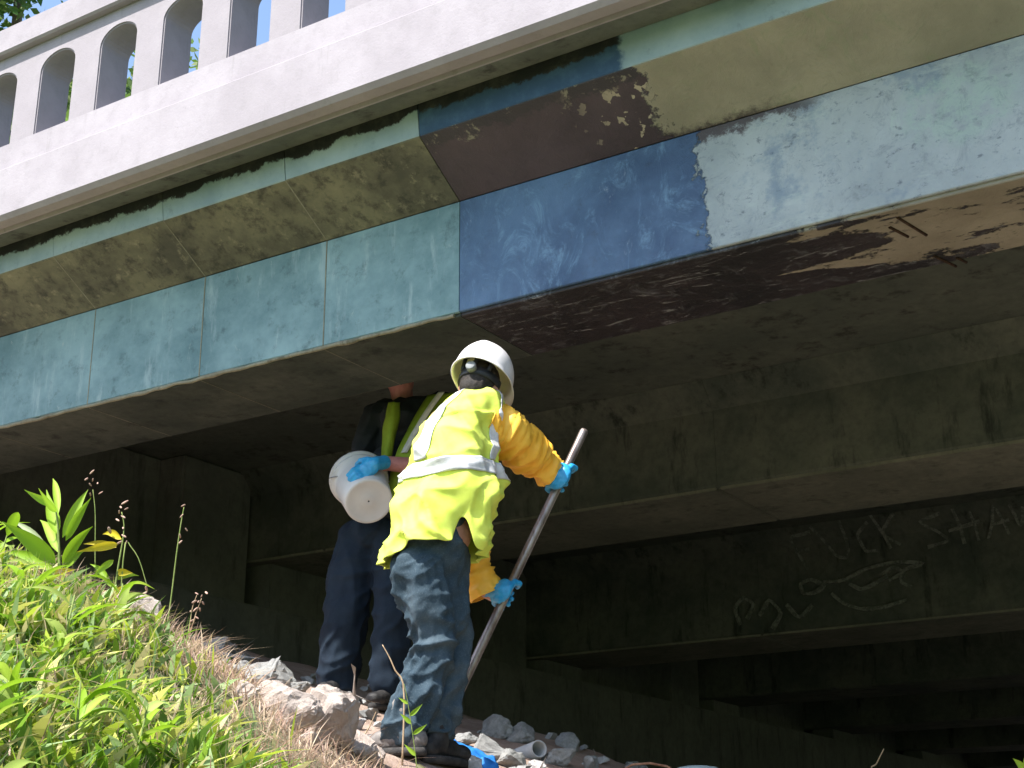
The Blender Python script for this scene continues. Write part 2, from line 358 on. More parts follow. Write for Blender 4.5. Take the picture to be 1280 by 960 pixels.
bal = baluster('baluster', (PITCHX - SLOT_W) / 2, (PITCHX - SLOT_W) / 2, SLOT_W / 2, SLOT_W / 2)
k = 0
while first - k * PITCHX > XL + 0.6:
    o = child('baluster', bal, M['rail'], parapet); o.location.x = first - (k + .5) * PITCHX; k += 1
pe = -3.381 - (first + SLOT_W / 2)
me = baluster('end_post', pe / 2, pe / 2, SLOT_W / 2, 0); o = child('end_post', me, M['rail'], parapet); o.location.x = first + SLOT_W / 2 + pe / 2
me = baluster('end_post', pe / 2, pe / 2, 0, SLOT_W / 2); o = child('end_post', me, M['rail'], parapet); o.location.x = -3.369 + pe / 2
x = -3.369 + pe + SLOT_W + (PITCHX - SLOT_W) / 2
while x < XR - .5:
    o = child('baluster', bal, M['rail'], parapet); o.location.x = x; x += PITCHX
# outer girder: a core with separate cast panels, coated and mortared lengths on it
og = pempty('outer_girder', (-3.5, 5.2, 2.4))
prof = [(4.553, 3.288), (4.575, 3.13), (4.885, 2.945), (YF, 2.415), (YF + .014, ZS), (5.49, ZS)]
child('girder_core', prism_x('girder_core', [(4.60, 3.288), (4.615, 3.15), (4.915, 2.955), (4.915, 2.43), (5.47, 2.43), (5.48, 3.06), (5.2, 3.288)], XL, XR), M['inner'], og)
child('inner_side', prism_x('inner_side', [(5.471, ZS + .004), (5.49, ZS), (5.50, 3.06), (5.481, 3.06)], XL, XR), M['inner'], og)
def slab_panel(name, a, b, x0, x1, m, out, th=0.028, bow=0.0):
    (ya, za), (yb, zb) = a, b; dy, dz = yb - ya, zb - za; L = math.hypot(dy, dz); ny_, nz_ = dz / L, -dy / L
    if name == 'soffit_panel' and nz_ > 0: ny_, nz_ = -ny_, -nz_
    if name != 'soffit_panel' and ny_ > 0: ny_, nz_ = -ny_, -nz_
    o_ = out
    def pt(x, t, d): return (x, ya + dy * t + ny_ * d, za + dz * t + nz_ * d)
    e = 0.004; tx = e / L
    v = []
    nxs = max(1, int((x1 - x0) / .4)); xs = [x0 + (x1 - x0) * i / nxs for i in range(nxs + 1)]
    rows = [(0.0, -th), (0.0, o_ - e), (tx, o_), (1 - tx, o_), (1.0, o_ - e), (1.0, -th)]
    for x_ in xs:
        for t, d in rows: v.append(pt(x_, t, d))
    nr = len(rows); f = []
    for i in range(nxs):
        for j in range(nr - 1): f.append((i * nr + j, i * nr + j + 1, (i + 1) * nr + j + 1, (i + 1) * nr + j))
        f.append((i * nr + nr - 1, i * nr, (i + 1) * nr, (i + 1) * nr + nr - 1))
    f.append(tuple(range(nr))); f.append(tuple(range(nxs * nr, nxs * nr + nr))[::-1])
    me = mesh(name, v, f); bm = bmesh.new(); bm.from_mesh(me); bmesh.ops.recalc_face_normals(bm, faces=bm.faces); bm.to_mesh(me); bm.free()
    return child(name, me, m, og)
JX = [-3.45, -4.215, -5.0, -5.79, -6.58, -7.37, -8.16, XL + .02]
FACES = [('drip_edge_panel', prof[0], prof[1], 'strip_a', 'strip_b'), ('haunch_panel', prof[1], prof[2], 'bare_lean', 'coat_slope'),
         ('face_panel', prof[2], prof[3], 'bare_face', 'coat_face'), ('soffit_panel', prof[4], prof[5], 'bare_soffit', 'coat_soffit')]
for nm, a, b, ma, mb in FACES:
    for i in range(len(JX) - 1):
        x1, x0 = JX[i], JX[i + 1]
        jit = rnd.uniform(-.012, .012) if i else 0
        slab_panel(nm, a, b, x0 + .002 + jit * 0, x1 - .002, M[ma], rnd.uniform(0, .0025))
        if i and nm != 'drip_edge_panel':                     # a fin of squeezed-out mortar over the joint
            fo = slab_panel('soffit_panel' if nm == 'soffit_panel' else 'joint_fin', a, b, x1 - .0028, x1 + .0028, M['finlow'] if nm == 'soffit_panel' else M['fin'], .0032)
            fo.name = 'joint_fin'
    o = slab_panel(nm, a, b, -3.447, XR, M[mb], .0015)
# ragged mortar lip along the lower arris of the bare length
lipv, lipf = [], []
xs = np.arange(XL, -3.45, .035)
for i, x_ in enumerate(xs):
    r_ = .008 + .007 * abs(mnoise.noise(Vector((x_ * 6, 0, 0)))); dz = .01 * mnoise.noise(Vector((x_ * 9, 3, 0)))
    for a in range(6):
        t = a / 6 * 2 * math.pi; lipv.append((x_, YF + .006 + r_ * math.cos(t), 2.407 + dz + r_ * math.sin(t)))
    if i:
        for a in range(6): lipf.append(((i - 1) * 6 + a, (i - 1) * 6 + (a + 1) % 6, i * 6 + (a + 1) % 6, i * 6 + a))
child('mortar_lip', mesh('mortar_lip', lipv, lipf), M['fin'], og, True)
# reinforcement ends breaking out of the right-hand underside
n = NT('rusted steel', 0.9, 0.2); n.color(n.mix(n.step(n.noise(60, 4), .35, .65), (0.03, 0.018, 0.014), (0.075, 0.045, 0.03))); M['rust'] = n.m
def tube(pts, r, seg=8, cap=True):
    v, f = [], []; pts = [Vector(p) for p in pts]
    for i, p in enumerate(pts):
        t = (pts[min(i + 1, len(pts) - 1)] - pts[max(i - 1, 0)]).normalized()
        u = t.cross(Vector((0.31, .2, .93))).normalized(); w_ = t.cross(u)
        rr = r[i] if isinstance(r, (list, tuple)) else r
        for a in range(seg): v.append(p + (u * math.cos(2 * math.pi * a / seg) + w_ * math.sin(2 * math.pi * a / seg)) * rr)
        if i:
            for a in range(seg): f.append(((i - 1) * seg + a, (i - 1) * seg + (a + 1) % seg, i * seg + (a + 1) % seg, i * seg + a))
    if cap: f.append(tuple(range(seg))[::-1]); f.append(tuple(range((len(pts) - 1) * seg, len(pts) * seg)))
    return v, f
for (a, b) in (((1112, 284), (1135, 296)), ((1122, 272), (1158, 294)), ((1168, 320), (1195, 333)), ((1196, 322), (1208, 328))):
    z_ = ZS - .004; ra, rb = ray(*a), ray(*b); v, f = tube([ra * (z_ / ra.z), rb * (z_ / rb.z)], .006)
    child('reinforcing_bar', mesh('reinforcing_bar', v, f), M['rust'], og, True)
# inner girders
girders = []
for (y0, y1, zb) in ((8.10, 9.06, 2.40), (12.0, 12.95, 2.18), (15.7, 16.65, 2.18), (19.4, 20.35, 2.18), (23.1, 24.05, 2.18), (26.8, 27.75, 2.18), (30.0, 30.6, 2.18)):
    g = pempty('inner_girder', (-3.5, (y0 + y1) / 2, zb)); girders.append((g, y0, y1, zb))
    top = 3.058
    joints = [XL, -6.9, -3.75, -0.6, 2.4, 5.6, 8.8, XR] if y0 < 12 else [XL, -5.2, -2.4, .6, 3.6, 6.6, 9.6, XR]
    for i in range(len(joints) - 1):
        a_, b2 = joints[i] + .001, joints[i + 1] - .001
        child('girder_length', prism_x('girder_length', [(y0 - .16, top), (y0 - .01, top - .16), (y0, zb + .02), (y0 + .02, zb), (y1 - .02, zb), (y1, zb + .02), (y1 + .01, top - .16), (y1 + .16, top)], a_, b2), M['inner'], g)
        if y0 < 13: child('bounce_soffit', box_mesh('bounce_soffit', a_ + .012, b2 - .012, y0 + .012, y1 - .012, zb - .012, zb + .01, .004), M['ledge'], g)  # thin added plate that carries the painted bounce light
        if i and y0 < 13: child('joint_filler', box_mesh('joint_filler', a_ - .004, a_ + .003, y0 + .03, y1 - .03, zb - .010, zb + .01), M['ledge'], g)
# abutment: front wall with seat, backwall between the girders
for xa, sgn in ((XA, 1), (XB, -1)):
    ab = pempty('abutment', (xa, 12, 1.0))
    fx = sorted((xa, xa - sgn * 1.4))
    child('front_wall', box_mesh('front_wall', fx[0], fx[1], 4.95, 30.6, -3.2, 2.0, .02), M['abut'], ab)
    bx = sorted((xa - sgn * .55, xa - sgn * 1.4))
    ys = [4.95] + [q for g in girders for q in (g[1], g[2])] + [30.6]
    prev = 5.52
    for g in girders:
        child('backwall_panel', box_mesh('backwall_panel', bx[0], bx[1], prev, g[1] - .02, 2.0, 3.05, .012), M['abut'], ab); prev = g[2] + .02
    for (_, y0, y1, zb) in girders:
        px_ = sorted((xa - sgn * .2, xa - sgn * .5))
        if zb > 2.03: child('bearing_block', box_mesh('bearing_block', px_[0], px_[1], y0 + .12, y1 - .12, 2.0, zb, .01), M['abut'], ab)
    px_ = sorted((xa - sgn * .2, xa - sgn * .5))
    child('bearing_block', box_mesh('bearing_block', px_[0], px_[1], 4.98, 5.42, 2.0, 2.37, .01), M['abut'], ab)
    # a pilaster beside each girder
    for (_, y0, y1, zb) in girders[:3]:
        w0 = sorted((xa - sgn * .30, xa - sgn * .56))
        child('pilaster', box_mesh('pilaster', w0[0], w0[1], y0 - .75, y0 - .03, 2.0, 3.05, .015), M['abut'], ab)
# worn graffiti on the far girder side
n = NT('worn chalky paint', .9, .1)
n.color(n.mix(n.step(n.noise(22, 6, .75), .42, .6), (0.12, 0.135, 0.115), (0.245, 0.26, 0.23))); M['graf'] = n.m
g3 = girders[1][0]; YG = girders[1][1] - .012
GI = [0]
def ribbon(pxs, wd, m=None, name='graffiti_stroke'):
    GI[0] += 1; YS = YG - .004 - .0007 * GI[0]
    p = [on_y(a, b, YG) for a, b in pxs]; v, f = [], []
    # smooth by subdividing
    q = []
    for i in range(len(p) - 1):
        for t in range(4): q.append(p[i].lerp(p[i + 1], t / 4))
    q.append(p[-1])
    for _ in range(1): q = [q[0]] + [(q[i - 1] + q[i] * 2 + q[i + 1]) / 4 for i in range(1, len(q) - 1)] + [q[-1]]
    for i, c in enumerate(q):
        t = (q[min(i + 1, len(q) - 1)] - q[max(i - 1, 0)]).normalized(); s = Vector((-t.z, 0, t.x))
        ww = wd * (0.75 + .5 * abs(mnoise.noise(c * 7)))
        for d in (-.5, .5):
            for yy in (YS, YG + .02): v.append((c.x + s.x * ww * d, yy - .94 * max(0, c.z + s.z * ww * d - 2.896), c.z + s.z * ww * d))
        if i:
            a = (i - 1) * 4; b = i * 4; f += [(a, b, b + 2, a + 2), (a, a + 1, b + 1, b), (a + 2, b + 2, b + 3, a + 3)]
    me = mesh(name, v, f); bm = bmesh.new(); bm.from_mesh(me); bmesh.ops.recalc_face_normals(bm, faces=bm.faces); bm.to_mesh(me); bm.free()
    child(name, me, m or M['graf'], g3)
for st in ([(1010, 712), (988, 675), (1018, 668)], [(994, 690), (1012, 686)], [(1020, 662), (1046, 696), (1062, 698), (1056, 655)],
           [(1090, 656), (1072, 670), (1082, 690), (1098, 688)], [(1094, 645), (1114, 686)], [(1124, 646), (1102, 668), (1128, 682)],
           [(1180, 645), (1150, 655), (1172, 664), (1188, 676), (1160, 684)], [(1196, 640), (1206, 680)], [(1186, 664), (1226, 652)], [(1216, 642), (1224, 676)],
           [(1236, 674), (1246, 632), (1262, 668)], [(1240, 656), (1262, 650)], [(1266, 634), (1276, 660), (1282, 636)]):
    ribbon(st, .03)
for st in ([(1004, 742), (1000, 730), (1014, 724), (1032, 732), (1018, 742), (1004, 742)], [(1030, 728), (1056, 726), (1080, 712), (1120, 702), (1158, 704), (1130, 712), (1126, 728), (1140, 734)],
           [(1040, 742), (1054, 754), (1076, 762), (1104, 760), (1134, 750)], [(1062, 730), (1078, 738), (1098, 728), (1110, 720)], [(1100, 720), (1118, 708), (1130, 716), (1112, 726)],
           [(926, 782), (918, 760), (930, 746), (944, 756), (934, 774)], [(950, 770), (962, 748), (978, 766), (966, 786)], [(984, 756), (1000, 774), (1016, 756)]):
    ribbon(st, .036)

#REST
# ------------------------------------------------------------------ organic mesh tools
def cap_seg(a, b, ra, rb, seg=14):      # tapered capsule
    a, b = Vector(a), Vector(b); t = b - a; L = t.length; t = t.normalized() if L > 1e-6 else ZV.copy()
    u = t.cross(Vector((.37, .91, .18))).normalized(); w_ = t.cross(u); v, f = [], []; rings = []
    for i in range(5): th = -math.pi / 2 + (i + .3) / 5.3 * math.pi / 2; rings.append((a + t * ra * math.sin(th), ra * math.cos(th)))
    rings.append((a, ra)); rings.append((b, rb))
    for i in range(5): th = (i + 1) / 5.3 * math.pi / 2; rings.append((b + t * rb * math.sin(th), rb * math.cos(th)))
    for i, (c, r) in enumerate(rings):
        for k_ in range(seg): an = 2 * math.pi * k_ / seg; v.append(c + (u * math.cos(an) + w_ * math.sin(an)) * r)
        if i:
            for k_ in range(seg): f.append(((i - 1) * seg + k_, (i - 1) * seg + (k_ + 1) % seg, i * seg + (k_ + 1) % seg, i * seg + k_))
    f.append(tuple(range(seg))[::-1]); f.append(tuple(range((len(rings) - 1) * seg, len(rings) * seg))); return v, f
def ellipsoid(c, ax, seg=18, rg=12):     # ax: three half-axis vectors
    c = Vector(c); v, f = [], []
    for i in range(rg + 1):
        th = -math.pi / 2 + (i + .04) / (rg + .08) * math.pi
        for k_ in range(seg):
            an = 2 * math.pi * k_ / seg
            v.append(c + ax[0] * (math.cos(th) * math.cos(an)) + ax[1] * (math.cos(th) * math.sin(an)) + ax[2] * math.sin(th))
        if i:
            for k_ in range(seg): f.append(((i - 1) * seg + k_, (i - 1) * seg + (k_ + 1) % seg, i * seg + (k_ + 1) % seg, i * seg + k_))
    f.append(tuple(range(seg))[::-1]); f.append(tuple(range(rg * seg, (rg + 1) * seg))); return v, f
def chain(pts, rs): return [cap_seg(pts[i], pts[i + 1], rs[i], rs[i + 1]) for i in range(len(pts) - 1)]
def fuse(name, prims, voxel, smooth_it=6, disp=None):   # union of closed shapes -> one skin
    V, Fc = [], []
    for v, f in prims:
        o_ = len(V); V += list(v); Fc += [tuple(i + o_ for i in q) for q in f]
    me = mesh(name + '_raw', V, Fc)
    bm = bmesh.new(); bm.from_mesh(me); bmesh.ops.recalc_face_normals(bm, faces=bm.faces); bm.to_mesh(me); bm.free()
    o = bpy.data.objects.new(name + '_raw', me); COL.objects.link(o)
    md = o.modifiers.new('r', 'REMESH'); md.mode = 'VOXEL'; md.voxel_size = voxel; md.use_smooth_shade = True
    ms = o.modifiers.new('s', 'SMOOTH'); ms.factor = .5; ms.iterations = smooth_it
    dg = bpy.context.evaluated_depsgraph_get(); ev = o.evaluated_get(dg)
    out = bpy.data.meshes.new_from_object(ev); out.name = name
    bpy.data.objects.remove(o); bpy.data.meshes.remove(me)
    if disp: displace(out, disp)
    out.polygons.foreach_set('use_smooth', [True] * len(out.polygons)); return out
def displace(me, fn):
    nr = [v.normal.copy() for v in me.vertices]
    for v, n_ in zip(me.vertices, nr): v.co = v.co + n_ * fn(v.co, n_)
    me.update()
def ridge(p, d, across, along, amp, seed=0):   # folds running along direction d
    d = d.normalized(); t = p.dot(d); q = p - d * t
    s = q * across + d * (t * along) + Vector((seed * 3.7, seed * 1.3, seed * 5.1))
    n_ = mnoise.noise(s); return amp * ((1 - 2 * abs(n_)) ** 2 - .45)
def spline(keys, n_):   # catmull-rom through rows of numbers
    K = np.array(keys, float); m = len(K); out = []
    for i in range(n_ + 1):
        t = i / n_ * (m - 1); k_ = min(int(t), m - 2); u = t - k_
        p0, p1, p2, p3 = K[max(k_ - 1, 0)], K[k_], K[k_ + 1], K[min(k_ + 2, m - 1)]
        out.append(.5 * (2 * p1 + (p2 - p0) * u + (2 * p0 - 5 * p1 + 4 * p2 - p3) * u * u + (3 * p1 - p0 - 3 * p2 + p3) * u ** 3))
    return np.array(out)
def grid_mesh(name, P, closed=True):
    nr, nc = len(P), len(P[0]); v = [p for r in P for p in r]; f = []
    for i in range(nr - 1):
        for j in range(nc if closed else nc - 1): f.append((i * nc + j, i * nc + (j + 1) % nc, (i + 1) * nc + (j + 1) % nc, (i + 1) * nc + j))
    return mesh(name, v, f)
def thicken(me, t):
    bm = bmesh.new(); bm.from_mesh(me); bmesh.ops.recalc_face_normals(bm, faces=bm.faces)
    bmesh.ops.solidify(bm, geom=bm.faces[:], thickness=t); bm.to_mesh(me); bm.free()
    me.polygons.foreach_set('use_smooth', [True] * len(me.polygons)); return me

# cloth and skin materials
def denim(name, c0, c1, worn):
    n = NT(name, .85, .2); f = n.noise(9, 6, .7); g = n.noise(160, 3, .6); w_ = n.noise(4, 5, .65)
    c = n.mix(n.step(f, .3, .7), c0, c1); c = n.mix(n.step(w_, .45, .75, 0, .4), c, worn)
    c = n.mix(n.step(g, .5, .7, 0, .3), c, worn); n.color(c); n.bump(g, .35, .002); return n.m
def cloth(name, c0, c1, scale=14, rough=.75, bump=.3):
    n = NT(name, rough, .3); f = n.noise(scale, 5, .65); g = n.noise(170, 3, .6)
    n.color(n.mix(n.step(f, .3, .7), c0, c1)); n.bump(n.math('ADD', f, n.math('MULTIPLY', g, .3)), bump, .004); return n.m
M['jeans'] = denim('washed dark denim', (0.024, 0.044, 0.060), (0.042, 0.068, 0.088), (0.13, 0.17, 0.195))
M['jeans2'] = denim('navy denim', (0.006, 0.012, 0.022), (0.011, 0.021, 0.034), (0.018, 0.03, 0.045))
M['vest'] = cloth('lime safety fabric', (0.62, 0.73, 0.09), (0.72, 0.82, 0.14), 11, .7)
M['vest2'] = cloth('green safety fabric', (0.20, 0.29, 0.02), (0.26, 0.36, 0.035), 11, .75)
n = NT('silver reflective tape', .35, .5); n.color(n.mix(n.step(n.noise(30, 3), .3, .7), (.46, .47, .47), (.62, .62, .62))); n.bump(n.voro(260), .2, .002); M['tape'] = n.m
M['orange'] = cloth('orange rain fabric', (0.90, 0.45, 0.04), (0.94, 0.54, 0.07), 9, .5)
n = NT('blue nitrile', .38, .5); n.color(n.mix(n.step(n.noise(40, 4), .3, .7), (0.02, 0.27, 0.55), (0.035, 0.36, 0.66))); n.bump(n.noise(60, 4), .35, .004); M['glove'] = n.m
n = NT('skin', .55, .35); n.color(n.mix(n.step(n.noise(25, 4), .3, .7), (0.42, 0.21, 0.15), (0.50, 0.27, 0.19))); M['skin'] = n.m
n = NT('red skin', .55, .35); n.color(n.mix(n.step(n.noise(25, 4), .3, .7), (0.40, 0.16, 0.15), (0.50, 0.22, 0.20))); M['skin2'] = n.m
M['hair'] = cloth('short dark hair', (0.015, 0.012, 0.01), (0.035, 0.027, 0.02), 60, .7, .8)
n = NT('white helmet plastic', .3, .5); n.color(n.mix(n.step(n.noise(6, 6, .75), .5, .8), (.78, .75, .74), (.62, .57, .54))); n.bump(n.noise(50, 3), .05, .002); M['helmet'] = n.m
M['strap'] = cloth('black strap', (0.012, 0.013, 0.015), (0.03, 0.032, 0.035), 20, .5)
M['knob'] = simple('grey knob plastic', (.16, .17, .17), (.24, .25, .25), 20, .7)
M['shirt'] = cloth('dark navy shirt', (0.013, 0.018, 0.026), (0.025, 0.032, 0.042), 10, .85)
M['boot'] = simple('worn grey leather', (.10, .09, .085), (.24, .22, .20), 18, .8, .3, .5)
M['bootdark'] = simple('black leather', (.012, .012, .013), (.04, .038, .036), 18, .6, .3, .5)
M['sole'] = simple('rubber sole', (.02, .02, .02), (.06, .055, .05), 30, .85)
M['belt'] = simple('brown leather', (.05, .025, .014), (.09, .045, .025), 20, .6)
n = NT('worn steel bar', .38, .5); n.b.inputs['Metallic'].default_value = .55
n.color(n.mix(n.step(n.noise(14, 6, .7, n.mp((1, 1, .3))), .35, .65), (.15, .115, .10), (.36, .31, .28))); n.bump(n.noise(40, 4), .2, .003); M['bar'] = n.m
M['pail'] = simple('white pail plastic', (.50, .50, .49), (.57, .57, .55), 5, .4, .4, .05)

def pchild(name, me, m, parent, smooth=True):
    o = bpy.data.objects.new(name, me); COL.objects.link(o)
    if not me.materials: me.materials.append(m)
    o.parent = parent; o.matrix_parent_inverse = Matrix.Translation(-parent.location)
    if smooth: me.polygons.foreach_set('use_smooth', [True] * len(me.polygons))
    return o
def sub(name, me, m, parent, smooth=True):    # child of a child that sits at identity
    o = bpy.data.objects.new(name, me); COL.objects.link(o)
    if not me.materials: me.materials.append(m)
    o.parent = parent
    if smooth: me.polygons.foreach_set('use_smooth', [True] * len(me.polygons))
    return o

def head_prims(c, f, u, r_):              # skull, jaw, nose, ears, brow; f forward, u up, r_ right
    P = [ellipsoid(c, (r_ * .076, f * .096, u * .10)), ellipsoid(c + f * .03 - u * .065, (r_ * .058, f * .068, u * .062)),
         ellipsoid(c + f * .068 - u * .10, (r_ * .03, f * .028, u * .022)),
         cap_seg(c + f * .092 - u * .005, c + f * .112 - u * .045, .009, .015), cap_seg(c + f * .088 - u * .073 - r_ * .02, c + f * .088 - u * .073 + r_ * .02, .008, .008),
         cap_seg(c + f * .085 + u * .02 - r_ * .04, c + f * .085 + u * .02 + r_ * .04, .014, .014)]
    for s in (-1, 1): P.append(ellipsoid(c + r_ * (.079 * s) - u * .015 - f * .005, (r_ * .010, f * .019, u * .032)))
    return P
def helmet(parent, c, f, u, r_, S=1.0):   # c centre of the rim plane
    NA, NL = 48, 16; P = []
    for i in range(NL + 1):
        t = i / NL; th = t * math.pi / 2; row = []
        for k_ in range(NA):
            a = 2 * math.pi * k_ / NA; ca, sa = math.cos(a), math.sin(a)
            rr = math.cos(th) ** .8 if t < 1 else .015
            rr = max(rr, .015)
            ridge_ = .006 * math.exp(-(ca * rr / .2) ** 2) * (math.sin(th) ** .5)
            x_ = .122 * S * ca * rr; y_ = (.148 if sa > 0 else .142) * S * sa * rr; z_ = .150 * S * math.sin(th) ** .92 + ridge_
            row.append(c + r_ * x_ + f * y_ + u * z_)
        P.append(row)
    # brim: flares a little all round, a peak in front
    brim = []
    for k_ in range(NA):
        a = 2 * math.pi * k_ / NA; ca, sa = math.cos(a), math.sin(a); e = .010 + (.045 * max(0, sa) ** 2)
        brim.append(c + r_ * ((.122 + e * .6) * S * ca) + f * ((.145 + e) * S * sa) - u * (.008 + .012 * max(0, sa)))
    me = thicken(grid_mesh('helmet', [brim] + P), .004)
    he = pchild('helmet', me, M['helmet'], parent)
    # suspension band, pad and ratchet knob inside the back
    band = []
    for zz in (-.052, -.018):
        band.append([c + r_ * (.088 * math.cos(a)) + f * (.104 * math.sin(a)) + u * zz for a in [math.pi + i / 30 * math.pi for i in range(31)]])
    me = thicken(grid_mesh('headband', band, False), .005); hb = pchild('headband', me, M['strap'], parent)
    for s in (-1, 0, 1):                  # cradle straps up into the dome
        a0 = 1.5 * math.pi + s * .7; d = r_ * math.cos(a0) + f * math.sin(a0)
        v, f_ = tube([c + r_ * (.088 * math.cos(a0)) + f * (.104 * math.sin(a0)) - u * .02, c + d * .098 + u * .05, c + d * .05 + u * .11], .009, 6)
        pchild('cradle_strap', mesh('cradle_strap', v, f_), M['strap'], parent)
    kc = c - f * .112 - u * .030 - r_ * .004
    v, f_ = tube([kc + f * .012, kc - f * .006, kc - f * .016, kc - f * .018], [.021, .021, .020, .017], 20)
    pchild('adjuster_knob', mesh('adjuster_knob', v, f_), M['knob'], parent)
    return he
def grip_prims(c, w_, side, r=.02, n_f=4, hand=1, wrist=None, fr=.0105, S=1.0):
    # a fist closed round a bar: c on the bar axis, w_ axis towards the thumb, side = from the bar to the palm
    w_ = w_.normalized(); side = (side - w_ * side.dot(w_)).normalized(); tn = w_.cross(side) * hand
    P = []; R_ = r + fr
    lens = (3.3, 3.75, 3.6, 3.0)          # how far each finger wraps, in radians
    for k_ in range(n_f):
        z_ = (.034 - .0225 * k_) * S; pts = []
        for j in range(9):
            a = -.35 + lens[k_] * j / 8
            rad = R_ + (.007 if j in (2, 5) else 0)
            pts.append(c + w_ * (z_ - .002 * j) + (side * math.cos(a) + tn * math.sin(a)) * rad)
        P += chain(pts, [fr * (1.08 - .03 * j) for j in range(9)])
    pc = c + side * (r + .022) - tn * .012 
    P.append(ellipsoid(pc, (w_ * .048 * S, side * .022 * S, tn * .044 * S)))
    kn = c + side * (r + .02) + tn * .01
    th = [pc - tn * .03 + w_ * .02, c + w_ * .052 * S - tn * (R_ * .75) + side * .008, c + w_ * .056 * S - tn * (R_ * .9) - side * (R_ * .5), c + w_ * .046 * S - side * (R_ * 1.05) - tn * .006]
    P += chain(th, [.016, .0135, .012, .0105])
    if wrist is not None: P += chain([pc - tn * .01, (pc + wrist) / 2, wrist], [.034, .031, .033])
    return P

def boot(parent, ankle, toe_dir, groundz, m, L=.285, roll=0):
    d = Vector((toe_dir.x, toe_dir.y, 0)).normalized(); s = Vector((d.y, -d.x, 0)); base = Vector((ankle.x, ankle.y, groundz))
    P = [ellipsoid(base - d * .045 + ZV * .055, (d * .055, s * .040, ZV * .05)), ellipsoid(base + d * .05 + ZV * .055, (d * .10, s * .045, ZV * .045)),
         ellipsoid(base + d * .145 + ZV * .046, (d * .065, s * .05, ZV * .036)), cap_seg(base - d * .015 + ZV * .07, Vector((ankle.x, ankle.y, groundz + .17)) - d * .005, .050, .056)]
    up_ = fuse('boot', P, .006, 5, lambda p, n_: ridge(p, s, 60, 8, .0025, 2))
    b = pchild('boot', up_, m, parent)
    rows = []
    for zz, gr in ((-.004, .0), (.010, .004), (.024, .0)):
        rows.append([base + d * ((.158 if math.cos(a) > 0 else .10) * math.cos(a) * .0 + (.205 if math.cos(a) > 0 else .098) * math.cos(a)) + s * ((.050 + gr + .006 * math.cos(a)) * math.sin(a)) + ZV * zz for a in [2 * math.pi * i / 40 for i in range(40)]])
    me = grid_mesh('sole', rows); bm = bmesh.new(); bm.from_mesh(me)
    bmesh.ops.holes_fill(bm, edges=bm.edges[:]); bmesh.ops.recalc_face_normals(bm, faces=bm.faces); bm.to_mesh(me); bm.free()
    pchild('sole', me, M['sole'], parent)
    for i in range(5):                    # laces
        t = .02 + i * .022; c = base + d * (.075 - t * .8) + ZV * (.095 + t * .75)
        v, f_ = tube([c - s * .030 - ZV * .012, c + d * .012 + ZV * .008, c + s * .030 - ZV * .012], .0042, 6)
        pchild('lace', mesh('lace', v, f_), M['lace'], parent)
    return base
M['lace'] = simple('pale lace', (.42, .33, .32), (.5, .42, .40), 30)

# ------------------------------------------------------------------ worker with the bar
Q = 5.6
pelvis = W(538, 690, Q)
lh, lk, la = W(524, 712, Q - .05), W(541, 806, Q - .02), W(504, 918, Q - .03)
rh, rk, ra_ = W(560, 705, Q + .05), W(563, 806, Q + .10), W(547, 918, Q + .07)
FD = (HV * .75 + RV * .65).normalized(); SD = Vector((FD.y, -FD.x, 0))
hc = W(603, 474, Q + .05)
hf0 = (HV + RV * .30).normalized(); HT = -.36; hf = (hf0 * math.cos(HT) + ZV * math.sin(HT)).normalized()
hu = (-hf0 * math.sin(HT) + ZV * math.cos(HT)).normalized(); hr = hf.cross(hu).normalized()
rl = math.radians(9); hu, hr = (hu * math.cos(rl) + hr * math.sin(rl)).normalized(), (hr * math.cos(rl) - hu * math.sin(rl)).normalized()
headc = hc - hu * .035
neck0 = W(592, 512, Q + .03)
shR = W(612, 528, Q + .04); shL = W(552, 528, Q + .05)
elR = W(646, 556, Q + .14); wrR = W(686, 592, Q + .30)
elL = W(580, 640, Q + .26); wrL = W(608, 738, Q + .30)
barA, barB = W(731, 537, Q + .30), W(574, 866, Q + .30)
bw = (barA - barB).normalized()
def bar_at(py): t = (866 - py) / (866 - 537); return barB.lerp(barA, t)
hR, hL = bar_at(603), bar_at(748)
prims = head_prims(headc, hf, hu, hr) + chain([headc - hu * .06 - hf * .02, neck0, W(588, 530, Q + .02)], [.058, .060, .09])
spine = [neck0, W(578, 545, Q + .02), W(558, 610, Q + .01), pelvis]
prims += [ellipsoid(W(582, 545, Q + .02), ((shR - shL) * .46, HV * .10, ZV * .14)), ellipsoid(W(562, 600, Q + .01), (RV * .14, HV * .10, ZV * .16)), ellipsoid(W(545, 665, Q), (RV * .14, HV * .11, ZV * .14))]
prims += chain([shR, elR, wrR, hR - RV * .05], [.055, .045, .034, .034]) + chain([shL, elL, wrL, hL - RV * .04], [.055, .045, .034, .034])
prims += chain([lh, lk, la], [.07, .048, .038]) + chain([rh, rk, ra_], [.06, .045, .038])
body = fuse('person', prims, .011, 4)
body.materials.append(M['skin'])
p1 = bpy.data.objects.new('person', body); COL.objects.link(p1)
p1.location = (0, 0, 0)
tag(p1, 'worker in white hard hat, lime vest and orange sleeves gripping a steel bar', 'person')
helmet(p1, hc, hf, hu, hr, 1.0)
hairp = [ellipsoid(headc - hf * .012 + hu * .008, (hr * .081, hf * .092, hu * .098)), ellipsoid(headc - hf * .045 - hu * .045, (hr * .062, hf * .05, hu * .05))]
pchild('hair', fuse('hair', hairp, .008, 3, lambda p, n_: .003 * mnoise.noise(p * 60)), M['hair'], p1)
# eyes
for s in (-1, 1): pchild('eye', mesh('eye', *ellipsoid(headc + hf * .087 + hr * (.031 * s) + hu * .0, (hr * .013, hf * .012, hu * .011), 12, 8)), M['pail'], p1)
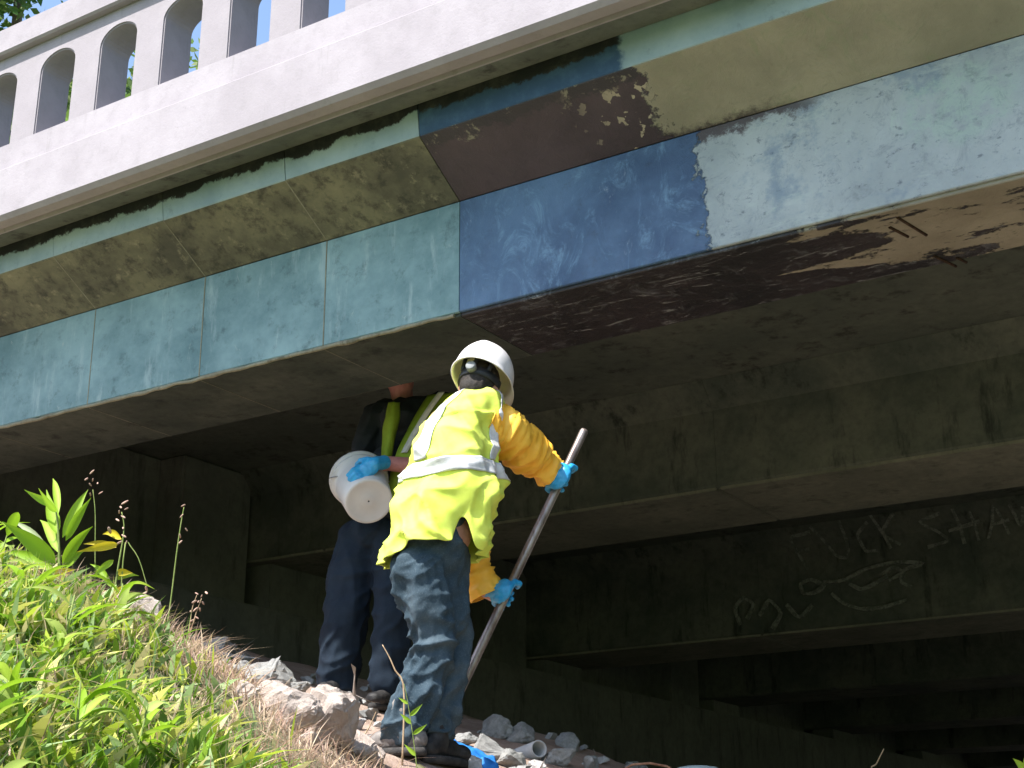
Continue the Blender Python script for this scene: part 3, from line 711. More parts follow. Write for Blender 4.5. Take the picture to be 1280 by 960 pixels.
# trousers
tp = [ellipsoid(W(538, 684, Q + .0), (RV * .145, HV * .125, ZV * .13)), ellipsoid(W(524, 712, Q - .06), (RV * .09, HV * .095, ZV * .10)), ellipsoid(W(556, 700, Q + .0), (RV * .095, HV * .10, ZV * .10)),
      ellipsoid(W(549, 655, Q), (RV * .128, HV * .105, ZV * .06))]
tp += chain([W(526, 715, Q - .04), W(536, 765, Q - .03), lk, W(523, 860, Q - .03), W(505, 908, Q - .03)], [.112, .102, .086, .084, .078])
tp += chain([W(556, 705, Q + .03), W(561, 765, Q + .06), rk, W(556, 862, Q + .09), W(546, 908, Q + .07)], [.105, .090, .078, .074, .074])
zk = lk.z; zt = pelvis.z; za = la.z
def jeans_fold(p, n_):
    t = (p.z - za) / (zt - za); d = 0
    kn = math.exp(-((p.z - zk) / .13) ** 2); an = math.exp(-((p.z - za - .05) / .15) ** 2); hp = math.exp(-((p.z - zt + .12) / .16) ** 2)
    diag = (RV * .85 - ZV * .5 + HV * .1)
    d += ridge(p, RV + ZV * .25, 12, 3, .021 * kn + .004, 1)
    d += ridge(p, RV - ZV * .12, 17, 3, .026 * an, 3)
    d += ridge(p, RV * .7 + ZV * .75, 8, 2, .020 * hp + .009, 5)
    d += ridge(p, ZV * .95 + RV * .3, 8, 1.8, .018, 7) + ridge(p, RV * .9 + ZV * .5, 13, 3, .008, 19)
    return d + .0025 * mnoise.noise(p * 42)
tr = pchild('trousers', fuse('trousers', tp, .0075, 4, jeans_fold), M['jeans'], p1)
# back pocket, seam and belt on the trousers
bl = [ [] for _ in range(2)]
for j, zz in enumerate((-.018, .018)):
    for i in range(40):
        a = 2 * math.pi * i / 40; bl[j].append(W(551, 652, Q) + RV * (.132 * math.cos(a)) + HV * (.112 * math.sin(a)) + ZV * (zz + .02 * math.cos(a)))
pchild('belt', thicken(grid_mesh('belt', bl), .005), M['belt'], p1)
# vest: rings from the collar to the hem given by their left and right silhouette points
VR = [(585, 492, 617, 489, .05, .072), (566, 499, 629, 496, .045, .105), (541, 521, 631, 510, .04, .130), (523, 550, 622, 540, .03, .142),
      (510, 583, 620, 572, .02, .142), (500, 615, 626, 603, .01, .150), (488, 656, 619, 640, .0, .160), (477, 706, 604, 694, .0, .165)]
NV, NA = 110, 150
RK = spline(VR, NV)
def vest_pt(i, a, off=0.0):
    lx, ly, rx, ry, dq, dep = RK[i]
    L_, R_ = W(lx, ly, Q + dq), W(rx, ry, Q + dq); c = (L_ + R_) / 2; ha = (R_ - L_) / 2
    ca, sa = math.cos(a), math.sin(a); e = .86
    x_ = math.copysign(abs(ca) ** e, ca); y_ = math.copysign(abs(sa) ** e, sa)
    p = c + ha * x_ + HV * (dep * y_) 
    t = i / NV
    # hem drawn up in the middle of the back, hanging at both sides
    g = math.exp(-((a - (1.5 * math.pi + .66)) / .22) ** 2); g2 = math.exp(-((a - (1.5 * math.pi - .2)) / .55) ** 2)
    p = p + ZV * (.125 * g + .045 * g2) * max(0, (t - .72) / .28) ** 1.2
    n_ = (ha.normalized() * x_ + HV * y_).normalized()
    w_ = .35 + .65 * min(1, t * 1.6)
    d = ridge(p, ZV * .9 - RV * .38, 8, 2.0, .028 * w_, 11) + ridge(p, RV * .75 - ZV * .55, 9, 2.4, .030 * w_ * (1 if t > .35 else .35), 13) + ridge(p, RV + ZV * .35, 11, 2.5, .008 * w_, 17)
    d += .012 * t * math.sin(a * 7 + 2 * math.sin(a * 2))
    return p + n_ * (d + off)
M['brownshirt'] = cloth('dark brown shirt', (.045, .028, .02), (.07, .045, .032), 12, .85)
und = []
for i in range(0, int(NV * .87), 5):
    lx, ly, rx, ry, dq, dep = RK[i]; L_, R_ = W(lx, ly, Q + dq), W(rx, ry, Q + dq); c = (L_ + R_) / 2 + RV * (.02 * i / NV); ha = (R_ - L_) / 2 * (.86 - .10 * i / NV)
    und.append([c + ha * math.cos(a) + HV * ((dep - .035) * math.sin(a)) for a in [2 * math.pi * k_ / 48 for k_ in range(48)]])
pchild('undershirt', grid_mesh('undershirt', und), M['brownshirt'], p1)
ang = [2 * math.pi * k_ / NA for k_ in range(NA)]
vm = thicken(grid_mesh('vest', [[vest_pt(i, a) for a in ang] for i in range(NV + 1)]), .003)
ve = pchild('vest', vm, M['vest'], p1)
def band(i0, i1, a0, a1, slope=0.0, na=60, ni=8):
    rows = []
    for i in range(ni + 1):
        row = []
        for k_ in range(na + 1):
            a = a0 + (a1 - a0) * k_ / na; ii = i0 + (i1 - i0) * i / ni + slope * (k_ / na)
            ii = max(0, min(NV, ii)); lo = int(ii); hi = min(NV, lo + 1); row.append(vest_pt(lo, a, .006).lerp(vest_pt(hi, a, .006), ii - lo))
        rows.append(row)
    return thicken(grid_mesh('reflective_band', rows, False), .002)
pchild('reflective_band', band(64, 73, math.pi * .9, math.pi * 2.2, 5, 130), M['tape'], p1)
pchild('reflective_band', band(8, 64, math.pi * 1.20, math.pi * 1.33, 0, 8, 60), M['tape'], p1)
pchild('reflective_band', band(8, 67, math.pi * 1.82, math.pi * 1.90, 0, 8, 60), M['tape'], p1)
# sleeves
def sleeve(name, keys, seed, m, parent, amp=.018):
    K = spline([list(W(a, b, q)) + [r] for a, b, q, r in keys], 60); rows = []
    for i, k_ in enumerate(K):
        c = Vector(k_[:3]); t = (Vector(K[min(i + 1, 60)][:3]) - Vector(K[max(i - 1, 0)][:3])).normalized()
        u = t.cross(ZV).normalized(); v_ = u.cross(t); row = []
        for j in range(56):
            a = 2 * math.pi * j / 56; n_ = u * math.cos(a) + v_ * math.sin(a); p = c + n_ * k_[3]
            d = ridge(p, t * .75 + v_ * .6, 6, 2, amp * 1.15, seed) + ridge(p, t - v_ * .9, 7, 2.5, amp * .9, seed + 4) + .3 * ridge(p, v_ + t * .6, 11, 3, amp, seed + 9)
            if i > 54: d += .003 * math.sin(a * 9)
            row.append(p + n_ * d)
        rows.append(row)
    return pchild(name, thicken(grid_mesh(name, rows), .003), m, parent)
sleeve('sleeve', [(602, 527, Q + .02, .085), (622, 536, Q + .06, .098), (646, 553, Q + .13, .092), (669, 572, Q + .22, .082), (689, 592, Q + .29, .070)], 21, M['orange'], p1)
sleeve('sleeve', [(560, 535, Q + .10, .08), (570, 590, Q + .20, .085), (582, 650, Q + .26, .08), (594, 705, Q + .29, .062), (611, 743, Q + .30, .066)], 25, M['orange'], p1, .014)
pchild('glove', fuse('glove', grip_prims(hR, bw, -RV * .55 - HV * .8, .020, 4, -1, wrR.lerp(hR, .1), .0135, 1.28), .004, 3, lambda p, n_: .0015 * mnoise.noise(p * 70)), M['glove'], p1)
pchild('glove', fuse('glove', grip_prims(hL, bw, -RV * .7 - HV * .7, .019, 4, -1, wrL.lerp(hL, .1), .0125, 1.12), .004, 3, lambda p, n_: .0015 * mnoise.noise(p * 70)), M['glove'], p1)
lg = gzf(la.x, la.y); rg = gzf(ra_.x, ra_.y)
boot(p1, la, -RV * .75 + HV * .35, max(lg, la.z - .12) if lg < la.z - .12 else lg, M['boot'])
boot(p1, ra_, RV * .45 + HV * .8, max(rg, ra_.z - .12) if rg < ra_.z - .12 else rg, M['bootdark'])
v, f = tube([barB - bw * .12, barB, barB.lerp(barA, .5), barA - bw * .01, barA], [.018, .018, .018, .018, .014], 16)
tag(link('steel_bar', mesh('steel_bar', v, f), M['bar'], None, True), 'long bare steel bar gripped in two blue gloves', 'bar')

# ------------------------------------------------------------------ worker with the pail
Q2 = 7.3
f2 = (RV * .55 - HV * .62).normalized(); s2 = Vector((f2.y, -f2.x, 0))     # he faces the sunny side
hd2 = W(499, 467, Q2 + .03); u2 = ZV; r2 = f2.cross(ZV)
nk2 = W(503, 494, Q2 + .04)
sA, sB = W(468, 520, Q2 + .08), W(556, 508, Q2 - .08)
eA, wA = W(450, 574, Q2 + .08), W(440, 606, Q2 - .08)
eB, wB = W(528, 584, Q2 - .22), W(484, 579, Q2 - .26)
hB = W(458, 586, Q2 - .27)
hipA, hipB = W(452, 678, Q2 + .02), W(492, 676, Q2 - .06)
kA, aA = W(432, 765, Q2 - .02), W(421, 858, Q2 + .02)
kB, aB = W(490, 765, Q2 - .12), W(484, 866, Q2 - .1)
pr = head_prims(hd2, f2, u2, r2) + chain([hd2 - ZV * .07, nk2, W(500, 520, Q2 + .08)], [.055, .058, .06])
pr += [ellipsoid(W(508, 540, Q2), ((sB - sA) * .47, f2 * .11, ZV * .16)), ellipsoid(W(495, 600, Q2), (s2 * .15, f2 * .11, ZV * .18)), ellipsoid(W(474, 664, Q2), (s2 * .15, f2 * .12, ZV * .13))]
pr += chain([sA, eA, wA], [.058, .046, .036]) + chain([sB, eB, wB, hB], [.058, .046, .038, .03]) + chain([hipA, kA, aA], [.09, .06, .045]) + chain([hipB, kB, aB], [.09, .06, .045])
b2 = fuse('person', pr, .012, 4); b2.materials.append(M['skin2'])
p2 = bpy.data.objects.new('person', b2); COL.objects.link(p2)
tag(p2, 'worker in dark shirt and open green vest tipping a white pail, head behind the girder', 'person')
helmet(p2, hd2 + ZV * .04, f2, u2, r2, 1.0)
sh = [ellipsoid(W(508, 538, Q2), ((sB - sA) * .53, f2 * .128, ZV * .17)), ellipsoid(W(495, 598, Q2), (s2 * .165, f2 * .128, ZV * .19)), ellipsoid(W(480, 646, Q2), (s2 * .16, f2 * .13, ZV * .12))]
sh += chain([sA, W(506, 520, Q2 + .02), sB], [.075, .10, .075]) + [ellipsoid(W(507, 524, Q2 + .0), (s2 * .14, f2 * .13, ZV * .09))]
sh += chain([sA, sA.lerp(eA, .75)], [.075, .068]) + chain([sB, sB.lerp(eB, .8)], [.075, .07])
pchild('shirt', fuse('shirt', sh, .01, 5, lambda p, n_: ridge(p, ZV + RV * .5, 9, 2.5, .016, 31) + ridge(p, RV, 13, 3, .008, 33)), M['shirt'], p2)
t2 = [ellipsoid(W(473, 668, Q2), (s2 * .165, f2 * .135, ZV * .13))]
t2 += chain([hipA, W(441, 720, Q2), kA, W(426, 810, Q2), W(422, 850, Q2 + .02)], [.125, .12, .112, .105, .10]) + chain([hipB, kB, W(487, 820, Q2 - .11), W(485, 852, Q2 - .1)], [.115, .10, .095, .09])
pchild('trousers', fuse('trousers', t2, .01, 5, lambda p, n_: ridge(p, RV * .8 + ZV * .3, 10, 3, .016, 35) + ridge(p, ZV, 8, 2, .012, 37)), M['jeans2'], p2)
def panel2(keys):                       # (left px, py, right px, py) rows, hung just in front of the shirt
    K = spline(keys, 24); rows = []
    for i, k_ in enumerate(K):
        row = []
        for j in range(11):
            t = j / 10; q = Q2 - .155 - .05 * math.sin(math.pi * t) + k_[4]
            p = W(k_[0] + (k_[2] - k_[0]) * t, k_[1] + (k_[3] - k_[1]) * t, q); row.append(p + f2 * ridge(p, ZV + RV * .4, 10, 2.5, .012, 41))
        rows.append(row)
    return thicken(grid_mesh('vest_panel', rows, False), .004)
pchild('vest_panel', panel2([(487, 503, 499, 503, .03), (481, 525, 500, 522, .0), (479, 548, 494, 546, .0), (478, 574, 488, 572, .0)]), M['vest2'], p2)
pchild('vest_panel', panel2([(536, 494, 574, 490, .02), (522, 516, 572, 512, .0), (507, 544, 566, 540, -.02), (494, 570, 556, 568, -.03), (488, 600, 550, 600, -.03), (484, 640, 546, 640, -.03)]), M['vest2'], p2)
st = spline([(553, 490), (537, 512), (520, 540), (506, 566)], 20); rows = []
for k_ in st: rows.append([W(k_[0] + d, k_[1], Q2 - .225) for d in (-5, -1, 3)])
pchild('reflective_band', thicken(grid_mesh('reflective_band', rows, False), .004), M['tape'], p2)
# pail: axis from its base towards its mouth
pb, pm = W(461, 627, Q2 - .40), W(443, 585, Q2 - .20)
ax = (pm - pb).normalized(); ax = (ax + HV * .28).normalized(); u_ = ax.cross(ZV).normalized(); v_ = ax.cross(u_)
Lp = .30; pm = pb + ax * Lp
rows = []
for (t, r) in ((0.012, .094), (0, .103), (.004, .113), (.02, .116), (.30, .122), (.62, .128), (.84, .133), (.845, .142), (.875, .143), (.88, .134), (.95, .136), (.955, .148), (1, .149), (1.005, .140), (.95, .130), (.5, .118), (.03, .108), (.025, .02)):
    rows.append([pb + ax * (t * Lp) + (u_ * math.cos(a) + v_ * math.sin(a)) * r for a in [2 * math.pi * i / 64 for i in range(64)]])
base_c = [[pb + ax * (.012 * Lp) + (u_ * math.cos(a) + v_ * math.sin(a)) * r for a in [2 * math.pi * i / 64 for i in range(64)]] for r in (.004, .030)]
me = grid_mesh('pail', base_c[:1] + [[pb + ax * (.002 * Lp) + (u_ * math.cos(a) + v_ * math.sin(a)) * .022 for a in [2 * math.pi * i / 64 for i in range(64)]]] + base_c[1:] + rows)
bm = bmesh.new(); bm.from_mesh(me); bmesh.ops.recalc_face_normals(bm, faces=bm.faces); bm.to_mesh(me); bm.free()
pail = link('plastic_pail', me, M['pail'], None, True); tag(pail, 'white plastic pail held tipped with its round base showing', 'pail')
hp = []
for i in range(19):
    a = math.pi * i / 18; hp.append(pm - ax * .03 + u_ * (.152 * math.cos(a)) + v_ * (-.06 * math.sin(a)) - ax * (.10 * math.sin(a)))
v, f = tube(hp, .003, 6); sub('bail_handle', mesh('bail_handle', v, f), M['knob'], pail)
# his gloved hand over the pail: knuckles and four fingers laid on its side, thumb over the rim
hc2 = W(462, 584, Q2 - .43); dn = (W(437, 602, Q2 - .44) - hc2).normalized(); sd = dn.cross(HV).normalized()
hpz = [ellipsoid(hc2, (dn * .055, sd * .045, HV * .022))]
for k_ in range(4):
    o_ = sd * (-.033 + .022 * k_); L_ = (.066, .074, .070, .056)[k_]
    hpz += chain([hc2 + dn * .04 + o_, hc2 + dn * (.04 + L_ * .5) + o_ * 1.05 - HV * .012, hc2 + dn * (.04 + L_) + o_ * 1.0 + HV * .008], [.0125, .0118, .010])
hpz += chain([hc2 - sd * .035 - dn * .02, hc2 - sd * .06 + dn * .012 + HV * .02, hc2 - sd * .062 + dn * .04 + HV * .05], [.015, .013, .011])
hpz += chain([hc2 - dn * .03, W(480, 578, Q2 - .36)], [.034, .036])
pchild('glove', fuse('glove', hpz, .005, 3, lambda p, n_: .002 * mnoise.noise(p * 60)), M['glove'], p2)
v, f = tube([W(481, 578, Q2 - .36), W(497, 577, Q2 - .33), W(528, 584, Q2 - .22)], [.036, .041, .048], 16)
boot(p2, aA, -RV * .2 - HV * .9, min(gzf(aA.x, aA.y), aA.z - .08), M['bootdark']); boot(p2, aB, -RV * .25 - HV * .9, min(gzf(aB.x, aB.y), aB.z - .06), M['bootdark'])

# ------------------------------------------------------------------ rocks
def rock_mesh(name, seed, flat=.65, n_=15, rough_=.09):
    r = random.Random(seed); bm = bmesh.new()
    for i in range(n_):
        d = Vector((r.gauss(0, 1), r.gauss(0, 1), r.gauss(0, 1))).normalized(); bm.verts.new((d.x * r.uniform(.75, 1.05), d.y * r.uniform(.65, .95), d.z * flat * r.uniform(.8, 1.05)))
    res = bmesh.ops.convex_hull(bm, input=bm.verts[:]); bmesh.ops.delete(bm, geom=[v for v in bm.verts if not v.link_faces], context='VERTS')
    bmesh.ops.bevel(bm, geom=bm.edges[:], offset=.07, segments=1, affect='EDGES')
    bmesh.ops.triangulate(bm, faces=bm.faces[:])
    for _ in range(2): bmesh.ops.subdivide_edges(bm, edges=bm.edges[:], cuts=1, use_grid_fill=True)
    bmesh.ops.triangulate(bm, faces=bm.faces[:])
    for v in bm.verts: v.co += v.co.normalized() * (rough_ * mnoise.noise(v.co * 3.1 + Vector((seed, 0, 0))) + .6 * rough_ * mnoise.noise(v.co * 7 + Vector((0, seed, 0))) + .3 * rough_ * mnoise.noise(v.co * 17))
    me = bpy.data.meshes.new(name); bm.to_mesh(me); bm.free(); return me
def stone(name, c0, c1, c2):
    n = NT(name, .9, .2); f = n.noise(4, 6, .7); g = n.noise(26, 6, .75)
    c = n.mix(n.step(f, .3, .7), c0, c1); c = n.mix(n.step(g, .5, .75, 0, .6), c, c2); n.color(c); n.bump(g, .6, .02); return n.m
M['limestone'] = stone('grey limestone', (.24, .24, .23), (.36, .36, .34), (.15, .15, .145))
M['tanstone'] = stone('tan rubble', (.42, .35, .30), (.54, .46, .40), (.26, .20, .16))
M['whitestone'] = stone('white limestone', (.50, .49, .47), (.60, .58, .56), (.36, .35, .33))
RM = [rock_mesh('rock', s, fl) for s, fl in ((1, .7), (2, .6), (3, .75), (4, .55), (5, .65), (6, .8), (8, .6))]
rocks = [  # px, py of the middle, half width in px, mesh, material, label
 (272, 812, 26, 0, 'limestone', 'grey rubble stone behind the dry seed stalks under the girder'),
 (300, 838, 22, 1, 'limestone', 'low grey stone beside the largest pale blue-grey boulder'),
 (338, 852, 34, 2, 'limestone', 'largest pale blue-grey boulder in the shade behind the sunlit slab'),
 (372, 862, 24, 3, 'limestone', 'angular grey stone wedged against the largest blue-grey boulder'),
 (405, 884, 27, 4, 'limestone', 'rounded grey stone in front of the second worker\'s feet'),
 (437, 882, 20, 5, 'limestone', 'small dark grey stone between the second worker\'s boots'),
 (442, 904, 17, 6, 'whitestone', 'small white stone in sun beside the black boot'),
 (352, 888, 40, 1, 'tanstone', 'sunlit tan concrete chunk with a squared broken end'),
 (402, 908, 44, 3, 'tanstone', 'long sunlit tan slab lying along the shade line'),
 (448, 934, 26, 4, 'tanstone', 'sunlit tan stone against the worker\'s grey boot'),
 (392, 928, 20, 6, 'tanstone', 'small brown stone below the long sunlit slab'),
 (310, 868, 18, 5, 'tanstone', 'small tan stone next to the broken concrete chunk'),
 (178, 772, 30, 2, 'tanstone', 'weathered tan boulder rising behind the grass'),
 (290, 815, 20, 6, 'limestone', 'flat grey stone on top of the rubble near the seed stalks'),
 (590, 957, 20, 0, 'whitestone', 'bright white stone beside the blue rag'),
 (618, 912, 24, 2, 'limestone', 'dark grey stone in the shade behind the trouser leg'),
 (652, 918, 24, 4, 'limestone', 'dark grey stone in the shade above the plastic pipe'),
 (610, 938, 24, 5, 'limestone', 'grey stone between the blue rag and the plastic pipe'),
 (640, 952, 26, 1, 'limestone', 'grey stone lying under the plastic pipe'),
 (700, 948, 24, 6, 'limestone', 'grey stone just past the mouth of the plastic pipe'),
 (736, 956, 18, 3, 'limestone', 'pointed pale grey stone at the end of the rubble'),
 (668, 960, 16, 0, 'whitestone', 'small white stone below the mouth of the plastic pipe'),
 (712, 930, 18, 2, 'limestone', 'dark stone at the foot of the abutment behind the pipe'),
 (580, 925, 18, 1, 'limestone', 'grey stone against the back of the trouser leg'),
 (470, 948, 16, 5, 'tanstone', 'small sunlit stone under the grey boot heel')]
rr = random.Random(3)
for px_, py_, hw, mi, mm, lab in rocks:
    p = on_ground(px_, py_ + hw * .35); dist = p.length; s = hw / FPX * dist * (1.62 if (mm == 'tanstone' and hw >= 40) else 1.3 if mm == 'tanstone' else 1.12)
    o = bpy.data.objects.new('rock', RM[mi].copy()); o.data.materials.append(M[mm]); COL.objects.link(o)
    o.location = (p.x, p.y, gzf(p.x, p.y) + s * .28); o.scale = (s, s, s * 1.0); o.rotation_euler = (rr.uniform(-.3, .3), rr.uniform(-.3, .3), rr.uniform(0, 6.28))
    tag(o, lab, 'rock', 'rubble stones along the shade line')
# rubble too small to pick apart
gvs, gfs = [], []
tet = []
for i in range(3):
    bm = bmesh.new(); r9 = random.Random(60 + i)
    for _ in range(10): d9 = Vector((r9.gauss(0, 1), r9.gauss(0, 1), r9.gauss(0, 1))).normalized(); bm.verts.new((d9.x, d9.y, d9.z * .6))
    bmesh.ops.convex_hull(bm, input=bm.verts[:]); m9 = bpy.data.meshes.new('pebble'); bm.to_mesh(m9); bm.free(); tet.append(m9)
tv = [([v.co.copy() for v in m.vertices], [tuple(p.vertices) for p in m.polygons]) for m in tet]
cnt = 0
while cnt < 260:
    x_ = rr.uniform(-7.2, -2.4); y_ = rr.uniform(4.1, 12.5)
    if rr.random() > math.exp(-max(0, y_ - 5.2) / 3.0) * (1 if x_ < -3.6 or y_ > 5 else .5): continue
    s = rr.uniform(.018, .055); vv, ff = tv[cnt % 3]; o_ = len(gvs); ca, sa = math.cos(cnt * 2.4), math.sin(cnt * 2.4); zz = gzf(x_, y_)
    gvs += [(x_ + (v.x * ca - v.y * sa) * s, y_ + (v.x * sa + v.y * ca) * s, zz + v.z * s + s * .25) for v in vv]; gfs += [tuple(i + o_ for i in q) for q in ff]; cnt += 1
tag(link('gravel', mesh('gravel', gvs, gfs), M['limestone']), 'loose grey gravel scattered over the bank under the girder', 'gravel', kind='stuff')

# ------------------------------------------------------------------ litter
M['pvc'] = simple('grey plastic pipe', (.34, .35, .35), (.44, .45, .45), 10, .5)
pa = on_ground(668, 950); q0 = pa.dot(HV); mouth = W(674, 936, q0 - .05); tail = W(618, 958, q0 + .42)
t_ = (mouth - tail).normalized(); rows = []
u_ = t_.cross(ZV).normalized(); v_ = u_.cross(t_)
for (t, r) in ((0, .041), (1, .041), (1, .034), (.3, .034)): rows.append([tail.lerp(mouth, t) + (u_ * math.cos(a) + v_ * math.sin(a)) * r for a in [2 * math.pi * i / 32 for i in range(32)]])
tag(link('plastic_pipe', grid_mesh('plastic_pipe', rows), M['pvc'], None, True), 'short grey plastic pipe lying on the rubble with its open end showing', 'pipe')
n = NT('blue rag', .6, .3); n.color(n.mix(n.step(n.noise(20, 4), .3, .7), (.012, .12, .42), (.03, .22, .6))); M['rag'] = n.m
rc = on_ground(586, 952); rows = []; qr = rc.dot(HV)
for i in range(22):
    row = []
    for j in range(22):
        a, b = i / 21, j / 21; p = W(566 + 52 * b + 8 * a, 924 + 20 * b + 28 * a, qr + .05 - .12 * a)
        row.append(p + ZV * (.022 * mnoise.noise(p * 16) + .01 * mnoise.noise(p * 40)) - HV * .03 * mnoise.noise(p * 13))
    rows.append(row)
tag(link('blue_rag', thicken(grid_mesh('blue_rag', rows, False), .003), M['rag'], None, True), 'crumpled bright blue rag on the rubble behind the boots', 'rag')
tc_ = on_ground(872, 966); rows = []; qt = 7.2; ctr = W(872, 972, qt)
for (r, z_) in ((.130, -.22), (.128, -.02), (.130, .0), (.128, .018), (.118, .034), (.09, .046), (.05, .053), (.004, .055)):
    rows.append([ctr + ZV * z_ + Vector((math.cos(a), math.sin(a), 0)) * r for a in [2 * math.pi * i / 48 for i in range(48)]])
M['tub'] = simple('pale blue plastic', (.42, .52, .54), (.5, .6, .61), 6, .4)
tag(link('plastic_tub', grid_mesh('plastic_tub', rows), M['tub'], None, True), 'pale blue upturned plastic tub past the end of the rubble', 'tub')
M['twig'] = simple('reddish twig', (.20, .09, .055), (.34, .19, .12), 30)
v, f = tube([W(762, 972, 7.0), W(790, 956, 7.0), (W(812, 954, 7.0)), W(834, 958, 7.0), W(850, 970, 7.0)], [.006] * 5, 6)
tag(link('bent_twig', mesh('bent_twig', v, f), M['twig'], None, True), 'reddish bent twig arching beside the upturned tub', 'twig')

# ------------------------------------------------------------------ grass, weeds, trees
def leaf_mat(name, trans=.35):
    n = NT(name, .55, .3); c = n.attr('Col'); n.color(c); n.translucent(c, trans); return n.m
M['blade'] = leaf_mat('grass blade'); M['leaf'] = leaf_mat('leaf', .4)
def set_col(me, cols):                 # one colour per vertex
    a = me.color_attributes.new('Col', 'FLOAT_COLOR', 'POINT'); a.data.foreach_set('color', np.concatenate([np.asarray(cols, np.float32), np.ones((len(cols), 1), np.float32)], 1).ravel())
rs = np.random.RandomState(11)
def edge_y(x): return 4.02 + .10 * np.sin(3.3 * x) + .06 * np.sin(9 * x + 1) - .30 * sstep(-3.4, -2.2, x) - .30 * sstep(-4.8, -4.2, x) - .40 * sstep(-4.2, -3.4, x)
def blades(N, xr, yr, hmin, hmax, wd, cols, dens, lean=.6, nseg=3, margin=0.0, setback=0.0):
    x_ = rs.uniform(*xr, N); y_ = rs.uniform(*yr, N); keep = (y_ < edge_y(x_) - setback + margin * rs.uniform(-1, 1, N)) & (rs.uniform(0, 1, N) < dens(x_, y_))
    x_, y_ = x_[keep], y_[keep]; N = len(x_); z_ = gz(x_, y_) - .01
    clump = .5 + .5 * np.sin(5.1 * x_ + 2 * np.sin(3 * y_)) * np.sin(4.7 * y_ + 1.5 * np.sin(4 * x_))
    L = rs.uniform(hmin, hmax, N) * (.6 + .55 * clump); a = rs.uniform(0, 2 * np.pi, N); ln = rs.uniform(.15, lean, N); wv = rs.uniform(.6, 1.3, N) * wd
    fa = rs.uniform(0, 2 * np.pi, N); V = np.zeros((N, nseg * 2 + 1, 3))
    for s in range(nseg + 1):
        t = s / nseg; px_ = x_ + np.cos(a) * L * ln * t ** 1.6; py_ = y_ + np.sin(a) * L * ln * t ** 1.6; pz_ = z_ + L * (t - .38 * ln * t ** 2.2)
        ww = wv * (1 - t ** 1.8) * ((.75 + .5 * min(1, t * 2)) if wd < .012 else (.12 + 1.3 * min(1, t * 2.6)))
        if s < nseg:
            for k_, sg in ((0, -1), (1, 1)):
                V[:, s * 2 + k_, 0] = px_ + np.cos(fa) * ww * sg / 2; V[:, s * 2 + k_, 1] = py_ + np.sin(fa) * ww * sg / 2; V[:, s * 2 + k_, 2] = pz_
        else: V[:, nseg * 2] = np.stack([px_, py_, pz_], -1)
    nv = nseg * 2 + 1; base = np.arange(N) * nv; F = []
    for s in range(nseg - 1): F.append(np.stack([base + 2 * s, base + 2 * s + 1, base + 2 * s + 3, base + 2 * s + 2], -1))
    quads = np.concatenate(F).tolist() if F else []; tris = np.stack([base + 2 * nseg - 2, base + 2 * nseg - 1, base + 2 * nseg], -1).tolist()
    C = np.asarray(cols)[rs.randint(0, len(cols), N)] * rs.uniform(.75, 1.25, (N, 1)); C = np.repeat(C[:, None], nv, 1)
    return V.reshape(-1, 3), quads + tris, C.reshape(-1, 3)
greens = [(.17, .32, .025), (.28, .43, .035), (.12, .22, .035), (.40, .50, .05), (.54, .54, .13), (.30, .42, .17), (.52, .47, .22)]
straws = [(.50, .38, .24), (.60, .48, .34), (.40, .26, .18), (.55, .38, .30)]
patchy = lambda x_, y_: .35 + .65 * (np.sin(6.3 * x_ + 1.7 * np.sin(5 * y_)) * np.sin(5.9 * y_ + 1.3 * np.sin(7 * x_)) > -.25)
edgeish = lambda x_, y_: .22 + .78 * sstep(1.0, .15, edge_y(x_) - y_) * (.35 + .65 * sstep(-5.2, -4.0, x_))
for nm, args, lab in (('grass', (26000, (-6.6, -1.6), (.9, 4.2), .04, .17, .007, greens, patchy, 1.1, 3, .3, .22), 'bright green grass covering the sunny bank beside the rubble'),
                      ('clover', (42000, (-6.6, -1.6), (.9, 4.1), .05, .15, .027, greens, patchy, 1.5, 4, .25, .28), 'broad low leaves growing through the grass on the sunny bank'),
                      ('straw', (36000, (-6.2, -1.6), (.9, 4.6), .05, .17, .0042, straws, edgeish, 1.6, 3, .35, -.5), 'dry cut straw littering the edge of the sunny bank')):
    V_, F_, C_ = blades(*args); me = mesh(nm, V_, F_); set_col(me, C_); tag(link(nm, me, M['blade']), lab, nm, kind='stuff')
# single plants: a stem mesh and a mesh for each leaf
def leaf_mesh(name, a, b, wd, col, droop=.12, fold=.25, up_=None, nL=9):
    a, b = Vector(a), Vector(b); t = b - a; L = t.length; t.normalize()
    view = -(a.normalized()); s = t.cross(view if up_ is None else up_).normalized(); n_ = s.cross(t).normalized(); V_, F_, C_ = [], [], []
    for i in range(nL + 1):
        u = i / nL; c = a.lerp(b, u) + ZV * (droop * L * math.sin(math.pi * u)); ww = wd * 1.25 * (math.sin(math.pi * u ** .62) ** 1.1 if 0 < u < 1 else .04)
        for k_ in (-1, 0, 1):
            V_.append(c + s * (ww * .5 * k_) + n_ * (abs(k_) * ww * fold)); C_.append(tuple(q * (1.0 if k_ else 1.25) for q in col))
        if i: o_ = (i - 1) * 3; F_ += [(o_, o_ + 1, o_ + 4, o_ + 3), (o_ + 1, o_ + 2, o_ + 5, o_ + 4)]
    me = mesh(name, V_, F_); set_col(me, C_); me.polygons.foreach_set('use_smooth', [True] * len(me.polygons)); me.materials.append(M['leaf']); return me
M['stem'] = simple('green stem', (.13, .19, .04), (.22, .26, .08), 40); M['drystem'] = simple('dry stem', (.30, .20, .11), (.42, .32, .2), 40); M['seed'] = simple('dry seed husk', (.34, .20, .15), (.5, .36, .28), 60)
G1 = (.22, .37, .02); G2 = (.29, .45, .035); YL = (.55, .45, .025)
